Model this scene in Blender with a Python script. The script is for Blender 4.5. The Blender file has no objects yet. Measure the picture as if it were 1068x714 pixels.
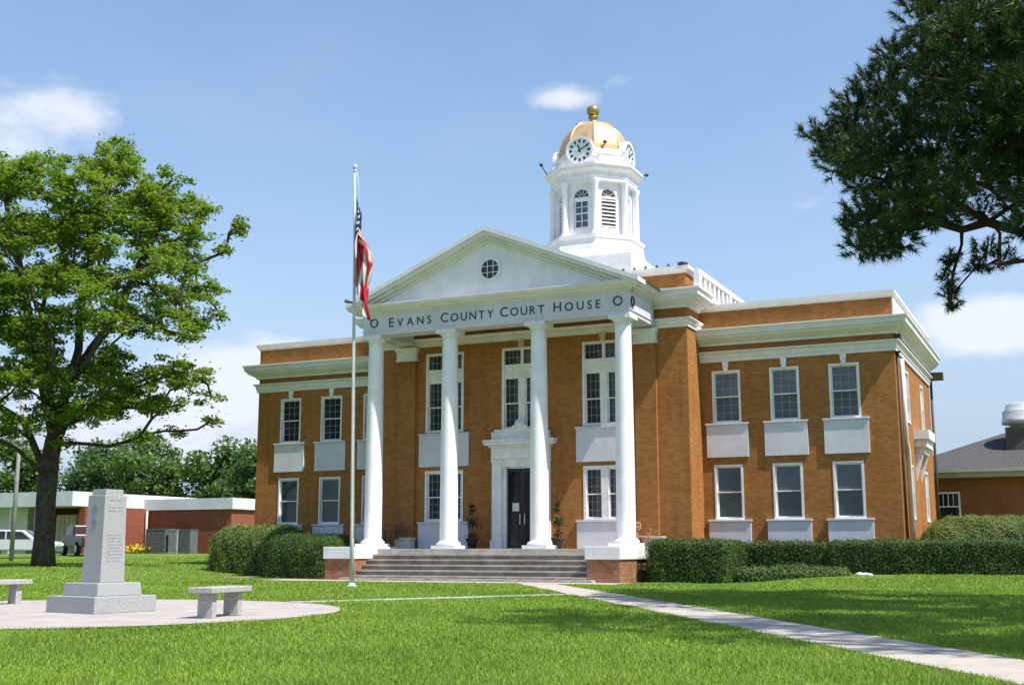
import bpy, math, random
import numpy as np
from mathutils import Vector, Matrix

R = math.radians
PI = math.pi
scene = bpy.context.scene
col = scene.collection

# ------------------------------------------------------------------ camera
cam_d = bpy.data.cameras.new("camera")
cam = bpy.data.objects.new("camera", cam_d)
col.objects.link(cam)
scene.camera = cam
cam.location = (19.377, -43.585, 1.0625)
cam.rotation_euler = (R(90 + 9.861), 0, R(25.246))
cam_d.sensor_width = 36.0
cam_d.lens = 36.0 * 1246.085 / 1068.0
cam_d.clip_start = 0.1
cam_d.clip_end = 6000

# ------------------------------------------------------------------ light
SUN = Vector((0.60, -0.13, 1.0)).normalized()
SUN_EL = math.asin(SUN.z)
SUN_AZ = math.atan2(SUN.x, SUN.y)
sd = bpy.data.lights.new("sun", 'SUN')
sd.energy = 5.0
sd.angle = R(0.55)
sd.color = (1.0, 0.955, 0.88)
so = bpy.data.objects.new("sun", sd)
so.rotation_euler = SUN.to_track_quat('Z', 'Y').to_euler()
so.location = (30, -20, 60)
col.objects.link(so)

vs = scene.view_settings
vs.view_transform = 'Standard'
vs.look = 'None'
vs.gamma = 1
vs.use_curve_mapping = False
vs.exposure = 0.50


class NT:
    """small wrapper for building node trees"""
    def __init__(self, tree):
        self.t = tree
        tree.nodes.clear()

    def n(self, typ, **kw):
        nd = self.t.nodes.new(typ)
        for k, v in kw.items():
            setattr(nd, k, v)
        return nd

    def link(self, a, b):
        self.t.links.new(a, b)

    def val(self, sock, v):
        if hasattr(v, 'is_output'):
            self.link(v, sock)
        else:
            sock.default_value = v

    def math(self, op, a, b=None, c=None, clamp=False):
        nd = self.n('ShaderNodeMath', operation=op)
        nd.use_clamp = clamp
        self.val(nd.inputs[0], a)
        if b is not None:
            self.val(nd.inputs[1], b)
        if c is not None:
            self.val(nd.inputs[2], c)
        return nd.outputs[0]

    def mix(self, f, a, b, blend='MIX'):
        nd = self.n('ShaderNodeMix', data_type='RGBA', blend_type=blend)
        self.val(nd.inputs[0], f)
        self.val(nd.inputs[6], a)
        self.val(nd.inputs[7], b)
        return nd.outputs[2]

    def noise(self, vec, scale, detail=4.0, rough=0.55, dim='3D'):
        nd = self.n('ShaderNodeTexNoise', noise_dimensions=dim)
        if vec is not None:
            self.link(vec, nd.inputs['Vector'])
        nd.inputs['Scale'].default_value = scale
        nd.inputs['Detail'].default_value = detail
        nd.inputs['Roughness'].default_value = rough
        return nd.outputs['Fac']

    def ramp(self, f, lo, hi):
        nd = self.n('ShaderNodeMapRange', interpolation_type='SMOOTHSTEP')
        self.val(nd.inputs[0], f)
        nd.inputs[1].default_value = lo
        nd.inputs[2].default_value = hi
        return nd.outputs[0]


def c4(c):
    return (c[0], c[1], c[2], 1.0)


# ------------------------------------------------------------------ sky
world = bpy.data.worlds.new("World")
scene.world = world
world.use_nodes = True
w = NT(world.node_tree)
sky = w.n('ShaderNodeTexSky', sky_type='NISHITA')
sky.sun_disc = False
sky.sun_elevation = SUN_EL
sky.sun_rotation = SUN_AZ
sky.air_density = 1.0
sky.dust_density = 0.35
sky.ozone_density = 1.0
sky.altitude = 50
tc = w.n('ShaderNodeTexCoord')
sx = w.n('ShaderNodeSeparateXYZ')
w.link(tc.outputs['Generated'], sx.inputs[0])
az = w.math('ARCTAN2', sx.outputs[0], sx.outputs[1])
el = w.math('ARCSINE', sx.outputs[2])
mp = w.n('ShaderNodeMapping')
mp.inputs['Scale'].default_value = (1.0, 1.0, 1.9)
w.link(tc.outputs['Generated'], mp.inputs['Vector'])
nz = w.noise(mp.outputs[0], 9.0, 9.0, 0.6)
nz_big = w.noise(mp.outputs[0], 3.2, 6.0, 0.55)
total = None
# az, el, width, height (degrees), strength, : cumulus and wisps standing in the sky
for a0, e0, sa, se, st in ((-49.8, 18.8, 6.0, 2.9, 0.62), (-46.8, 19.7, 2.4, 0.8, 0.55), (-22.4, 21.4, 1.9, 0.6, 1.35),
                           (-19.4, 22.2, 1.3, 0.7, 0.9), (-11.3, 16.0, 1.6, 0.5, 0.55), (-3.6, 10.0, 3.4, 1.2, 1.9),
                           (1.2, 9.6, 3.0, 1.0, 1.4), (-39.5, 7.4, 7.0, 2.0, 1.3), (-38.2, 7.6, 3.2, 1.5, 0.8), (-44, 5.2, 12.0, 1.4, 0.8),
                           (-60, 12, 9, 3, 0.9), (20, 14, 10, 3, 0.9), (60, 18, 14, 4, 0.9), (110, 16, 16, 5, 0.9), (170, 20, 20, 5, 0.9), (-120, 18, 20, 5, 0.9)):
    da = w.math('DIVIDE', w.math('SUBTRACT', az, R(a0)), R(sa))
    de = w.math('DIVIDE', w.math('SUBTRACT', el, R(e0)), R(se))
    g = w.math('MULTIPLY', w.math('EXPONENT', w.math('MULTIPLY', w.math('ADD', w.math('MULTIPLY', da, da), w.math('MULTIPLY', de, de)), -1.0)), st)
    total = g if total is None else w.math('ADD', total, g)
dens = w.math('ADD', total, w.math('MULTIPLY', w.math('SUBTRACT', nz, 0.52), 3.4))
dens = w.math('MULTIPLY', dens, w.ramp(total, 0.02, 0.3))
cl = w.math('MULTIPLY', w.ramp(dens, 0.10, 1.25), 0.85)
veil = w.math('MULTIPLY', w.ramp(nz_big, 0.35, 0.8), 0.10)
cl = w.math('MAXIMUM', cl, veil)
hz = w.math('MULTIPLY', w.math('EXPONENT', w.math('MULTIPLY', w.math('MAXIMUM', el, 0.0), -5.4)), 1.55)
hz = w.math('MINIMUM', hz, 0.97)
base = w.mix(1.0, sky.outputs[0], (1.08, 1.26, 1.36, 1), 'MULTIPLY')
base = w.mix(hz, base, (3.55, 4.3, 5.4, 1))
skyc = w.mix(cl, base, (6.3, 6.5, 7.1, 1))
bg = w.n('ShaderNodeBackground')
bg.inputs['Strength'].default_value = 0.106
w.link(skyc, bg.inputs['Color'])
wo = w.n('ShaderNodeOutputWorld')
w.link(bg.outputs[0], wo.inputs[0])


# ------------------------------------------------------------------ materials
MATS = {}


def new_mat(name):
    m = bpy.data.materials.new(name)
    m.use_nodes = True
    t = NT(m.node_tree)
    out = t.n('ShaderNodeOutputMaterial')
    bs = t.n('ShaderNodeBsdfPrincipled')
    t.link(bs.outputs[0], out.inputs[0])
    MATS[name] = m
    return m, t, bs, out


def surf(name, c, rough=0.6, var=0.12, scale=3.0, bump=0.0, bscale=40.0, metal=0.0, spec=0.5, c2=None, streak=0.0, lo=0.3, hi=0.7):
    m, t, bs, out = new_mat(name)
    tc = t.n('ShaderNodeTexCoord')
    v = tc.outputs['Object']
    nf = t.noise(v, scale, 6.0, 0.6)
    if c2 is None:
        c2 = tuple(x * (1 - var * 2) for x in c)
        c1 = tuple(min(1, x * (1 + var * 0.6)) for x in c)
    else:
        c1 = c
    colr = t.mix(t.ramp(nf, lo, hi), c4(c1), c4(c2))
    if streak:
        mpn = t.n('ShaderNodeMapping')
        mpn.inputs['Scale'].default_value = (5.0, 5.0, 0.35)
        t.link(v, mpn.inputs['Vector'])
        sn = t.ramp(t.noise(mpn.outputs[0], 1.6, 5.0, 0.65), 0.52, 0.78)
        colr = t.mix(t.math('MULTIPLY', sn, streak), colr, (0.30, 0.27, 0.22, 1), 'MULTIPLY')
    t.link(colr, bs.inputs['Base Color'])
    bs.inputs['Roughness'].default_value = rough
    bs.inputs['Metallic'].default_value = metal
    bs.inputs['Specular IOR Level'].default_value = spec
    if bump:
        b = t.n('ShaderNodeBump')
        b.inputs['Strength'].default_value = bump
        b.inputs['Distance'].default_value = 0.02
        t.link(t.noise(v, bscale, 4.0, 0.6), b.inputs['Height'])
        t.link(b.outputs[0], bs.inputs['Normal'])
    return m


def brick(name, ca, cb, cm, course=0.0725, bl=0.215, stain=0.35):
    m, t, bs, out = new_mat(name)
    tc = t.n('ShaderNodeTexCoord')
    ge = t.n('ShaderNodeNewGeometry')
    sp = t.n('ShaderNodeSeparateXYZ')
    t.link(tc.outputs['Object'], sp.inputs[0])
    sn = t.n('ShaderNodeSeparateXYZ')
    t.link(ge.outputs['True Normal'], sn.inputs[0])
    side = t.math('GREATER_THAN', t.math('ABSOLUTE', sn.outputs[0]), t.math('ABSOLUTE', sn.outputs[1]))
    u = t.math('ADD', t.math('MULTIPLY', sp.outputs[0], t.math('SUBTRACT', 1.0, side)), t.math('MULTIPLY', sp.outputs[1], side))
    cv = t.n('ShaderNodeCombineXYZ')
    t.link(u, cv.inputs[0])
    t.link(sp.outputs[2], cv.inputs[1])
    br = t.n('ShaderNodeTexBrick')
    t.link(cv.outputs[0], br.inputs['Vector'])
    br.inputs['Scale'].default_value = 1.0
    br.inputs['Mortar Size'].default_value = 0.008
    br.inputs['Mortar Smooth'].default_value = 0.3
    br.inputs['Bias'].default_value = -0.1
    br.inputs['Brick Width'].default_value = bl
    br.inputs['Row Height'].default_value = course
    br.inputs['Color1'].default_value = c4(ca)
    br.inputs['Color2'].default_value = c4(cb)
    br.inputs['Mortar'].default_value = c4(cm)
    nf = t.noise(tc.outputs['Object'], 0.55, 6.0, 0.65)
    colr = t.mix(t.math('MULTIPLY', t.ramp(nf, 0.42, 0.72), stain), br.outputs['Color'], (0.62, 0.5, 0.42, 1), 'MULTIPLY')
    mpn = t.n('ShaderNodeMapping')
    mpn.inputs['Scale'].default_value = (2.2, 2.2, 0.3)
    t.link(tc.outputs['Object'], mpn.inputs['Vector'])
    st = t.ramp(t.noise(mpn.outputs[0], 1.3, 5.0, 0.6), 0.5, 0.75)
    colr = t.mix(t.math('MULTIPLY', st, 0.5), colr, (0.62, 0.50, 0.42, 1), 'MULTIPLY')
    bl2 = t.ramp(t.noise(tc.outputs['Object'], 2.6, 5.0, 0.7), 0.5, 0.72)
    colr = t.mix(t.math('MULTIPLY', bl2, 0.35), colr, (0.72, 0.66, 0.62, 1), 'MULTIPLY')
    lt = t.ramp(t.noise(tc.outputs['Object'], 1.1, 4.0, 0.6), 0.55, 0.75)
    colr = t.mix(t.math('MULTIPLY', lt, 0.35), colr, (1.3, 1.32, 1.4, 1), 'MULTIPLY')
    t.link(colr, bs.inputs['Base Color'])
    bs.inputs['Roughness'].default_value = 0.85
    bs.inputs['Specular IOR Level'].default_value = 0.12
    b = t.n('ShaderNodeBump')
    b.inputs['Strength'].default_value = 0.4
    b.inputs['Distance'].default_value = 0.01
    t.link(t.math('SUBTRACT', 1.0, br.outputs['Fac']), b.inputs['Height'])
    t.link(b.outputs[0], bs.inputs['Normal'])
    return m


def leaf_mat(name, ca, cb, cc, trans=0.35, rough=0.55, patch=0.35, spec=0.3):
    m, t, bs, out = new_mat(name)
    ge = t.n('ShaderNodeNewGeometry')
    tc = t.n('ShaderNodeTexCoord')
    rnd = ge.outputs['Random Per Island']
    colr = t.mix(rnd, c4(ca), c4(cb))
    nf = t.ramp(t.noise(tc.outputs['Object'], patch, 4.0, 0.6), 0.42, 0.66)
    colr = t.mix(t.math('MULTIPLY', nf, 0.75), colr, c4(cc))
    t.link(colr, bs.inputs['Base Color'])
    bs.inputs['Roughness'].default_value = rough
    bs.inputs['Specular IOR Level'].default_value = spec
    tr = t.n('ShaderNodeBsdfTranslucent')
    t.link(t.mix(1.0, colr, (1.25, 1.15, 0.55, 1), 'MULTIPLY'), tr.inputs['Color'])
    mx = t.n('ShaderNodeMixShader')
    mx.inputs[0].default_value = trans
    t.link(bs.outputs[0], mx.inputs[1])
    t.link(tr.outputs[0], mx.inputs[2])
    t.link(mx.outputs[0], out.inputs[0])
    return m


M_white = surf('white_paint', (0.87, 0.845, 0.86), 0.5, 0.06, 2.0, 0.15, 30, streak=0.34)
M_column = surf('column_paint', (0.91, 0.88, 0.92), 0.45, 0.04, 2.0, streak=0.16)
M_cornice = surf('cornice_paint', (0.80, 0.765, 0.76), 0.55, 0.05, 1.6, 0.15, 30, streak=0.22)
M_tymp = surf('tympanum_boards', (0.89, 0.85, 0.89), 0.55, 0.05, 1.5, streak=0.25)
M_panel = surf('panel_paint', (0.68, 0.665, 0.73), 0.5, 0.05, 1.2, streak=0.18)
M_soffit = surf('soffit_paint', (0.60, 0.54, 0.40), 0.6, 0.08, 2.0)
M_brick = brick('orange_brick', (0.425, 0.182, 0.052), (0.305, 0.118, 0.034), (0.36, 0.195, 0.088))
M_brick_old = brick('weathered_brick', (0.30, 0.11, 0.05), (0.40, 0.21, 0.12), (0.33, 0.24, 0.16), stain=0.6)
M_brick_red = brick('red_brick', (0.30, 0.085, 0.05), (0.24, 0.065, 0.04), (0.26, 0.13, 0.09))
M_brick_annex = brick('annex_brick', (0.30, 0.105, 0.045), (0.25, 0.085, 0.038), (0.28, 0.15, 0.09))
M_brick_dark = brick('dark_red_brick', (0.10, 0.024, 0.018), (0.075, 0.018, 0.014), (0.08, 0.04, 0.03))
M_roof = surf('flat_roof', (0.35, 0.34, 0.32), 0.8, 0.1, 1.0)
M_metalroof = surf('pediment_roof', (0.50, 0.51, 0.46), 0.5, 0.08, 1.0)
M_gold = surf('gold_leaf', (0.80, 0.53, 0.27), 0.42, 0.14, 2.2, 0.2, 12, metal=0.45, streak=0.25)
M_oldgold = surf('tarnished_gold', (0.42, 0.32, 0.13), 0.4, 0.12, 4.0, metal=0.6)
M_black = surf('black_paint', (0.012, 0.012, 0.013), 0.4, 0.1, 4.0)
M_lamp = surf('dark_housing', (0.05, 0.05, 0.055), 0.5, 0.1, 4.0)
M_dial = surf('clock_dial', (0.78, 0.80, 0.80), 0.4, 0.03, 3.0)
M_granite = surf('grey_granite', (0.42, 0.425, 0.42), 0.55, 0.2, 60.0, 0.2, 120, c2=(0.26, 0.265, 0.27))
M_granite_ink = surf('cut_lettering', (0.27, 0.275, 0.28), 0.8, 0.1, 20.0)
M_benchst = surf('bench_concrete', (0.46, 0.45, 0.42), 0.8, 0.2, 25.0, 0.4, 60, c2=(0.30, 0.295, 0.28))
M_conc = surf('path_concrete', (0.48, 0.43, 0.375), 0.85, 0.14, 1.9, 0.4, 50, c2=(0.36, 0.315, 0.27), lo=0.25, hi=0.8)
M_plaza = surf('plaza_concrete', (0.46, 0.41, 0.375), 0.85, 0.1, 1.3, 0.4, 50, c2=(0.31, 0.275, 0.25), lo=0.25, hi=0.8)
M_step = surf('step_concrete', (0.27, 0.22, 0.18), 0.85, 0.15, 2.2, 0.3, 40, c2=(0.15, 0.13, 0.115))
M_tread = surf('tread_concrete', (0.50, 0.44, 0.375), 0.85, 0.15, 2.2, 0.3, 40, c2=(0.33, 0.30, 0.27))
M_pole = surf('pole_aluminium', (0.62, 0.62, 0.63), 0.5, 0.06, 3.0, metal=0.1)
M_wood = surf('chair_wood', (0.42, 0.22, 0.11), 0.6, 0.15, 6.0)
M_wood2 = surf('dark_wood', (0.13, 0.075, 0.04), 0.6, 0.2, 6.0)
M_stone = surf('pale_stone', (0.58, 0.57, 0.53), 0.8, 0.1, 6.0, 0.3, 40)
M_pot = surf('pot_iron', (0.028, 0.028, 0.03), 0.6, 0.2, 6.0)
M_bark = surf('grey_bark', (0.085, 0.068, 0.052), 0.95, 0.3, 5.0, 0.9, 18, c2=(0.035, 0.028, 0.023))
M_pinebark = surf('pine_bark', (0.075, 0.055, 0.042), 0.95, 0.3, 5.0, 0.9, 18, c2=(0.03, 0.022, 0.018))
M_shingle = surf('grey_shingles', (0.085, 0.08, 0.085), 0.9, 0.2, 9.0, 0.5, 30, c2=(0.05, 0.048, 0.052))
M_fascia = surf('pale_fascia', (0.66, 0.67, 0.68), 0.5, 0.06, 1.2)
M_gutter = surf('tan_gutter', (0.44, 0.40, 0.34), 0.5, 0.08, 2.0)
M_cream = surf('cream_metal', (0.55, 0.50, 0.40), 0.6, 0.08, 2.0)
M_greycab = surf('grey_cabinet', (0.12, 0.13, 0.13), 0.5, 0.1, 3.0)
M_greycab2 = surf('light_cabinet', (0.30, 0.30, 0.29), 0.5, 0.1, 3.0)
M_carwhite = surf('white_car_paint', (0.55, 0.56, 0.57), 0.22, 0.03, 2.0)
M_carred = surf('dark_car_paint', (0.05, 0.022, 0.022), 0.25, 0.05, 2.0)
M_rubber = surf('tyre_rubber', (0.02, 0.02, 0.02), 0.8, 0.1, 5.0)
M_rim = surf('wheel_rim', (0.5, 0.5, 0.5), 0.35, 0.05, 5.0, metal=0.7)
M_red = surf('tail_lamp', (0.45, 0.02, 0.015), 0.25, 0.05, 5.0)
M_ventm = surf('vent_metal', (0.66, 0.66, 0.64), 0.4, 0.08, 2.0, metal=0.3)
M_ventb = surf('vent_curb', (0.10, 0.09, 0.08), 0.7, 0.1, 2.0)
M_yellow = surf('yellow_bloom', (0.75, 0.52, 0.03), 0.7, 0.1, 6.0)
M_pipe = surf('downpipe_white', (0.70, 0.69, 0.65), 0.5, 0.06, 2.0, streak=0.2)
M_pipe_d = surf('downpipe_brown', (0.06, 0.045, 0.03), 0.6, 0.1, 2.0)
M_soil = surf('bare_soil', (0.30, 0.22, 0.15), 0.95, 0.15, 4.0, 0.4, 30)
M_asph = surf('asphalt', (0.06, 0.06, 0.06), 0.9, 0.1, 3.0, 0.3, 60)
M_door = surf('door_glass_black', (0.008, 0.008, 0.008), 0.12, 0.1, 2.0, spec=0.25)
M_chrome = surf('door_metal', (0.45, 0.45, 0.45), 0.3, 0.05, 3.0, metal=0.8)
M_paper = surf('notice_paper', (0.75, 0.74, 0.70), 0.7, 0.03, 3.0)


def glass(name, c, c2, spec=0.42):
    m, t, bs, out = new_mat(name)
    tc = t.n('ShaderNodeTexCoord')
    nf = t.ramp(t.noise(tc.outputs['Object'], 0.9, 3.0, 0.5), 0.35, 0.65)
    t.link(t.mix(nf, c4(c), c4(c2)), bs.inputs['Base Color'])
    bs.inputs['Roughness'].default_value = 0.05
    bs.inputs['IOR'].default_value = 1.5
    bs.inputs['Specular IOR Level'].default_value = spec
    b = t.n('ShaderNodeBump')
    b.inputs['Strength'].default_value = 0.06
    b.inputs['Distance'].default_value = 0.02
    t.link(t.noise(tc.outputs['Object'], 1.8, 2.0, 0.5), b.inputs['Height'])
    t.link(b.outputs[0], bs.inputs['Normal'])
    return m


M_glass = glass('window_glass', (0.020, 0.024, 0.028), (0.035, 0.042, 0.052))
M_glass_sky_refl = glass('window_glass_sky_refl', (0.085, 0.105, 0.135), (0.13, 0.15, 0.18))  # bluish sky reflection painted into the pane colour, no blind behind
M_glass_tree_refl = glass('window_glass_tree_refl', (0.038, 0.056, 0.064), (0.065, 0.09, 0.10))  # dark green tree reflection painted into the pane colour
M_glass_sky = glass('belfry_glass', (0.05, 0.085, 0.14), (0.10, 0.15, 0.22))
M_muntin = surf('muntin_grey', (0.30, 0.32, 0.35), 0.5, 0.05, 3.0)
M_glass_low = glass('window_glass_low', (0.040, 0.055, 0.053), (0.065, 0.082, 0.080))  # lower panes of the ground floor, tree reflection put into their colour
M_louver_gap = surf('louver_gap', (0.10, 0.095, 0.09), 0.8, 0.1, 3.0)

# grass
def grass_mat(name, ca, cb, cc, island):
    m, t, bs, out = new_mat(name)
    tc = t.n('ShaderNodeTexCoord')
    ge = t.n('ShaderNodeNewGeometry')
    v = ge.outputs['Position']
    n1 = t.ramp(t.noise(v, 0.35, 5.0, 0.6), 0.35, 0.68)
    n2 = t.ramp(t.noise(v, 3.2, 5.0, 0.65), 0.35, 0.7)
    colr = t.mix(n1, c4(ca), c4(cb))
    colr = t.mix(t.math('MULTIPLY', n2, 0.5), colr, c4(cc))
    n4 = t.ramp(t.noise(v, 0.9, 6.0, 0.7), 0.54, 0.74)
    colr = t.mix(t.math('MULTIPLY', n4, 0.42), colr, (0.30, 0.30, 0.085, 1))
    n5 = t.ramp(t.noise(v, 0.16, 4.0, 0.6), 0.48, 0.7)
    colr = t.mix(t.math('MULTIPLY', n5, 0.30), colr, (0.10, 0.215, 0.030, 1))
    if island:
        f = t.math('ADD', t.math('MULTIPLY', ge.outputs['Random Per Island'], 0.7), 0.62)
        cx = t.n('ShaderNodeCombineXYZ')
        for i in range(3):
            t.link(f, cx.inputs[i])
        colr = t.mix(1.0, colr, cx.outputs[0], 'MULTIPLY')
        tr = t.n('ShaderNodeBsdfTranslucent')
        t.link(colr, tr.inputs['Color'])
        mx = t.n('ShaderNodeMixShader')
        mx.inputs[0].default_value = 0.35
        t.link(bs.outputs[0], mx.inputs[1])
        t.link(tr.outputs[0], mx.inputs[2])
        t.link(mx.outputs[0], out.inputs[0])
    else:
        n3 = t.noise(v, 38.0, 5.0, 0.7)
        colr = t.mix(t.math('MULTIPLY', t.ramp(n3, 0.35, 0.7), 0.55), colr, (0.45, 0.5, 0.4, 1), 'MULTIPLY')
        b = t.n('ShaderNodeBump')
        b.inputs['Strength'].default_value = 0.8
        b.inputs['Distance'].default_value = 0.05
        t.link(n3, b.inputs['Height'])
        t.link(b.outputs[0], bs.inputs['Normal'])
    t.link(colr, bs.inputs['Base Color'])
    bs.inputs['Roughness'].default_value = 0.75
    bs.inputs['Specular IOR Level'].default_value = 0.15
    return m


G1, G2, G3 = (0.220, 0.330, 0.044), (0.172, 0.285, 0.038), (0.275, 0.350, 0.068)
M_lawn = grass_mat('lawn_turf', tuple(x * 0.72 for x in G1), tuple(x * 0.72 for x in G2), tuple(x * 0.72 for x in G3), False)
M_blade = grass_mat('grass_blades', tuple(x * 1.25 for x in G1), tuple(x * 1.2 for x in G2), tuple(x * 1.2 for x in G3), True)

M_leaf = leaf_mat('pecan_leaves', (0.105, 0.205, 0.028), (0.185, 0.305, 0.044), (0.255, 0.345, 0.055), 0.5, patch=0.45)
M_needle = leaf_mat('pine_needles', (0.024, 0.052, 0.013), (0.042, 0.080, 0.018), (0.066, 0.118, 0.025), 0.15, patch=0.5)
M_farleaf = leaf_mat('far_leaves', (0.075, 0.150, 0.034), (0.120, 0.205, 0.048), (0.140, 0.220, 0.048), 0.35, patch=0.2)
M_farleaf2 = leaf_mat('far_leaves_dark', (0.060, 0.120, 0.040), (0.090, 0.165, 0.050), (0.105, 0.175, 0.045), 0.3, patch=0.2)
M_hedge = leaf_mat('hedge_leaves', (0.034, 0.075, 0.011), (0.066, 0.122, 0.018), (0.085, 0.140, 0.023), 0.12, patch=0.9)
M_hedge_sunlit = leaf_mat('sunlit_hedge_leaves', (0.12, 0.19, 0.035), (0.18, 0.245, 0.05), (0.21, 0.26, 0.06), 0.2, patch=0.9)  # paler leaf colour stands in for sun on the shrub's top
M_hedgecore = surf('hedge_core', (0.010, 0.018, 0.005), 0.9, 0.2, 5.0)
M_palebush = leaf_mat('pale_bush_leaves', (0.12, 0.18, 0.035), (0.18, 0.24, 0.06), (0.20, 0.25, 0.07), 0.3, patch=0.9)
M_juniper = leaf_mat('juniper_sprays', (0.06, 0.11, 0.025), (0.10, 0.16, 0.035), (0.11, 0.165, 0.04), 0.25, patch=0.9)
M_topiary = leaf_mat('topiary_leaves', (0.02, 0.04, 0.01), (0.035, 0.055, 0.015), (0.03, 0.05, 0.015), 0.15, patch=0.9)


# ------------------------------------------------------------------ mesh helpers
class MB:
    def __init__(self):
        self.v, self.f, self.m, self.s = [], [], [], []

    def add(self, verts, faces, mi=0, smooth=False):
        o = len(self.v)
        self.v += [tuple(p) for p in verts]
        for f in faces:
            self.f.append(tuple(i + o for i in f))
            self.m.append(mi)
            self.s.append(smooth)
        return self

    def box(self, x0, x1, y0, y1, z0, z1, mi=0, rz=0.0, piv=None):
        vs_ = [(x, y, z) for z in (z0, z1) for y in (y0, y1) for x in (x0, x1)]
        if rz:
            px, py = piv if piv else ((x0 + x1) / 2, (y0 + y1) / 2)
            c, s = math.cos(rz), math.sin(rz)
            vs_ = [(px + (x - px) * c - (y - py) * s, py + (x - px) * s + (y - py) * c, z) for x, y, z in vs_]
        return self.add(vs_, [(0, 2, 3, 1), (4, 5, 7, 6), (0, 1, 5, 4), (1, 3, 7, 5), (3, 2, 6, 7), (2, 0, 4, 6)], mi)

    def quad(self, a, b, c, d, mi=0):
        return self.add([a, b, c, d], [(0, 1, 2, 3)], mi)

    def lathe(self, prof, cx=0, cy=0, n=28, mi=0, smooth=True, a0=0.0, flat_caps=True):
        vs_ = []
        for r, z in prof:
            for k in range(n):
                a = a0 + 2 * PI * k / n
                vs_.append((cx + r * math.cos(a), cy + r * math.sin(a), z))
        fs = []
        for i in range(len(prof) - 1):
            for k in range(n):
                k2 = (k + 1) % n
                fs.append((i * n + k, i * n + k2, (i + 1) * n + k2, (i + 1) * n + k))
        self.add(vs_, fs, mi, smooth)
        if flat_caps:
            m = len(prof) - 1
            self.add([vs_[k] for k in range(n)], [tuple(range(n - 1, -1, -1))], mi)
            self.add([vs_[m * n + k] for k in range(n)], [tuple(range(n))], mi)
        return self

    def tube(self, pts, rad, n=6, mi=0, smooth=True):
        pts = [Vector(p) for p in pts]
        if not hasattr(rad, '__len__'):
            rad = [rad] * len(pts)
        vs_ = []
        up = Vector((0.31, 0.17, 0.93)).normalized()
        for i, p in enumerate(pts):
            d = (pts[min(i + 1, len(pts) - 1)] - pts[max(i - 1, 0)]).normalized()
            a = d.cross(up)
            if a.length < 1e-3:
                a = d.cross(Vector((1, 0, 0)))
            a.normalize()
            b = d.cross(a)
            for k in range(n):
                t = 2 * PI * k / n
                vs_.append(p + (a * math.cos(t) + b * math.sin(t)) * rad[i])
        fs = []
        for i in range(len(pts) - 1):
            for k in range(n):
                k2 = (k + 1) % n
                fs.append((i * n + k, (i + 1) * n + k, (i + 1) * n + k2, i * n + k2))
        fs.append(tuple(range(n)))
        fs.append(tuple((len(pts) - 1) * n + k for k in range(n - 1, -1, -1)))
        return self.add(vs_, fs, mi, smooth)

    def sweep(self, path, prof, mi=0):
        """profile (out, z) carried along a plan polyline; outward is to the right of travel; mitred corners, capped ends"""
        P = [Vector((p[0], p[1], 0)) for p in path]
        n = len(prof)
        vs_ = []
        for i, p in enumerate(P):
            def nrm(a, b):
                d = (b - a).normalized()
                return Vector((d.y, -d.x, 0))
            if i == 0:
                o = nrm(P[0], P[1])
            elif i == len(P) - 1:
                o = nrm(P[-2], P[-1])
            else:
                a, b = nrm(P[i - 1], P[i]), nrm(P[i], P[i + 1])
                o = (a + b) / (1 + a.dot(b))
            for (d, z) in prof:
                vs_.append((p.x + o.x * d, p.y + o.y * d, z))
        fs = []
        for i in range(len(P) - 1):
            for k in range(n):
                k2 = (k + 1) % n
                fs.append((i * n + k, (i + 1) * n + k, (i + 1) * n + k2, i * n + k2))
        fs.append(tuple(range(n - 1, -1, -1)))
        fs.append(tuple((len(P) - 1) * n + k for k in range(n)))
        return self.add(vs_, fs, mi)

    def prism(self, poly, y0, y1, mi=0):
        """polygon in (x, z) extruded along y"""
        n = len(poly)
        vs_ = [(x, y0, z) for x, z in poly] + [(x, y1, z) for x, z in poly]
        fs = [tuple(range(n)), tuple(range(2 * n - 1, n - 1, -1))]
        for k in range(n):
            k2 = (k + 1) % n
            fs.append((k, n + k, n + k2, k2))
        return self.add(vs_, fs, mi)

    def build(self, name, mats, parent=None, loc=None, bevel=0.0):
        me = bpy.data.meshes.new(name)
        me.from_pydata(self.v, [], self.f)
        if not isinstance(mats, (list, tuple)):
            mats = [mats]
        for m in mats:
            me.materials.append(m)
        me.polygons.foreach_set('material_index', self.m)
        me.polygons.foreach_set('use_smooth', self.s)
        me.update()
        return link(name, me, parent, loc, bevel)


def fix_normals(me):
    import bmesh
    bm = bmesh.new()
    bm.from_mesh(me)
    bmesh.ops.recalc_face_normals(bm, faces=bm.faces)
    bm.to_mesh(me)
    bm.free()


def link(name, me, parent=None, loc=None, bevel=0.0):
    o = bpy.data.objects.new(name, me)
    col.objects.link(o)
    if parent is not None:
        o.parent = parent
    if loc is not None:
        o.location = loc
    if bevel:
        fix_normals(me)
        b = o.modifiers.new('bevel', 'BEVEL')
        b.width = bevel
        b.segments = 2
        b.limit_method = 'ANGLE'
        b.angle_limit = R(40)
    return o


def tag(o, label=None, cat=None, group=None, kind=None):
    if label:
        o['label'] = label
    if cat:
        o['category'] = cat
    if group:
        o['group'] = group
    if kind:
        o['kind'] = kind
    return o


def thing(name, label, cat, loc=(0, 0, 0), rz=0.0, group=None):
    o = bpy.data.objects.new(name, None)
    col.objects.link(o)
    o.empty_display_size = 0.3
    o.location = loc
    o.rotation_euler = (0, 0, rz)
    return tag(o, label, cat, group)


def children(o):
    return [c for c in bpy.data.objects if c.parent == o]


def copy_tree(o, parent=None):
    c = o.copy()
    col.objects.link(c)
    if parent is not None:
        c.parent = parent
    for ch in children(o):
        copy_tree(ch, c)
    return c


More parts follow.
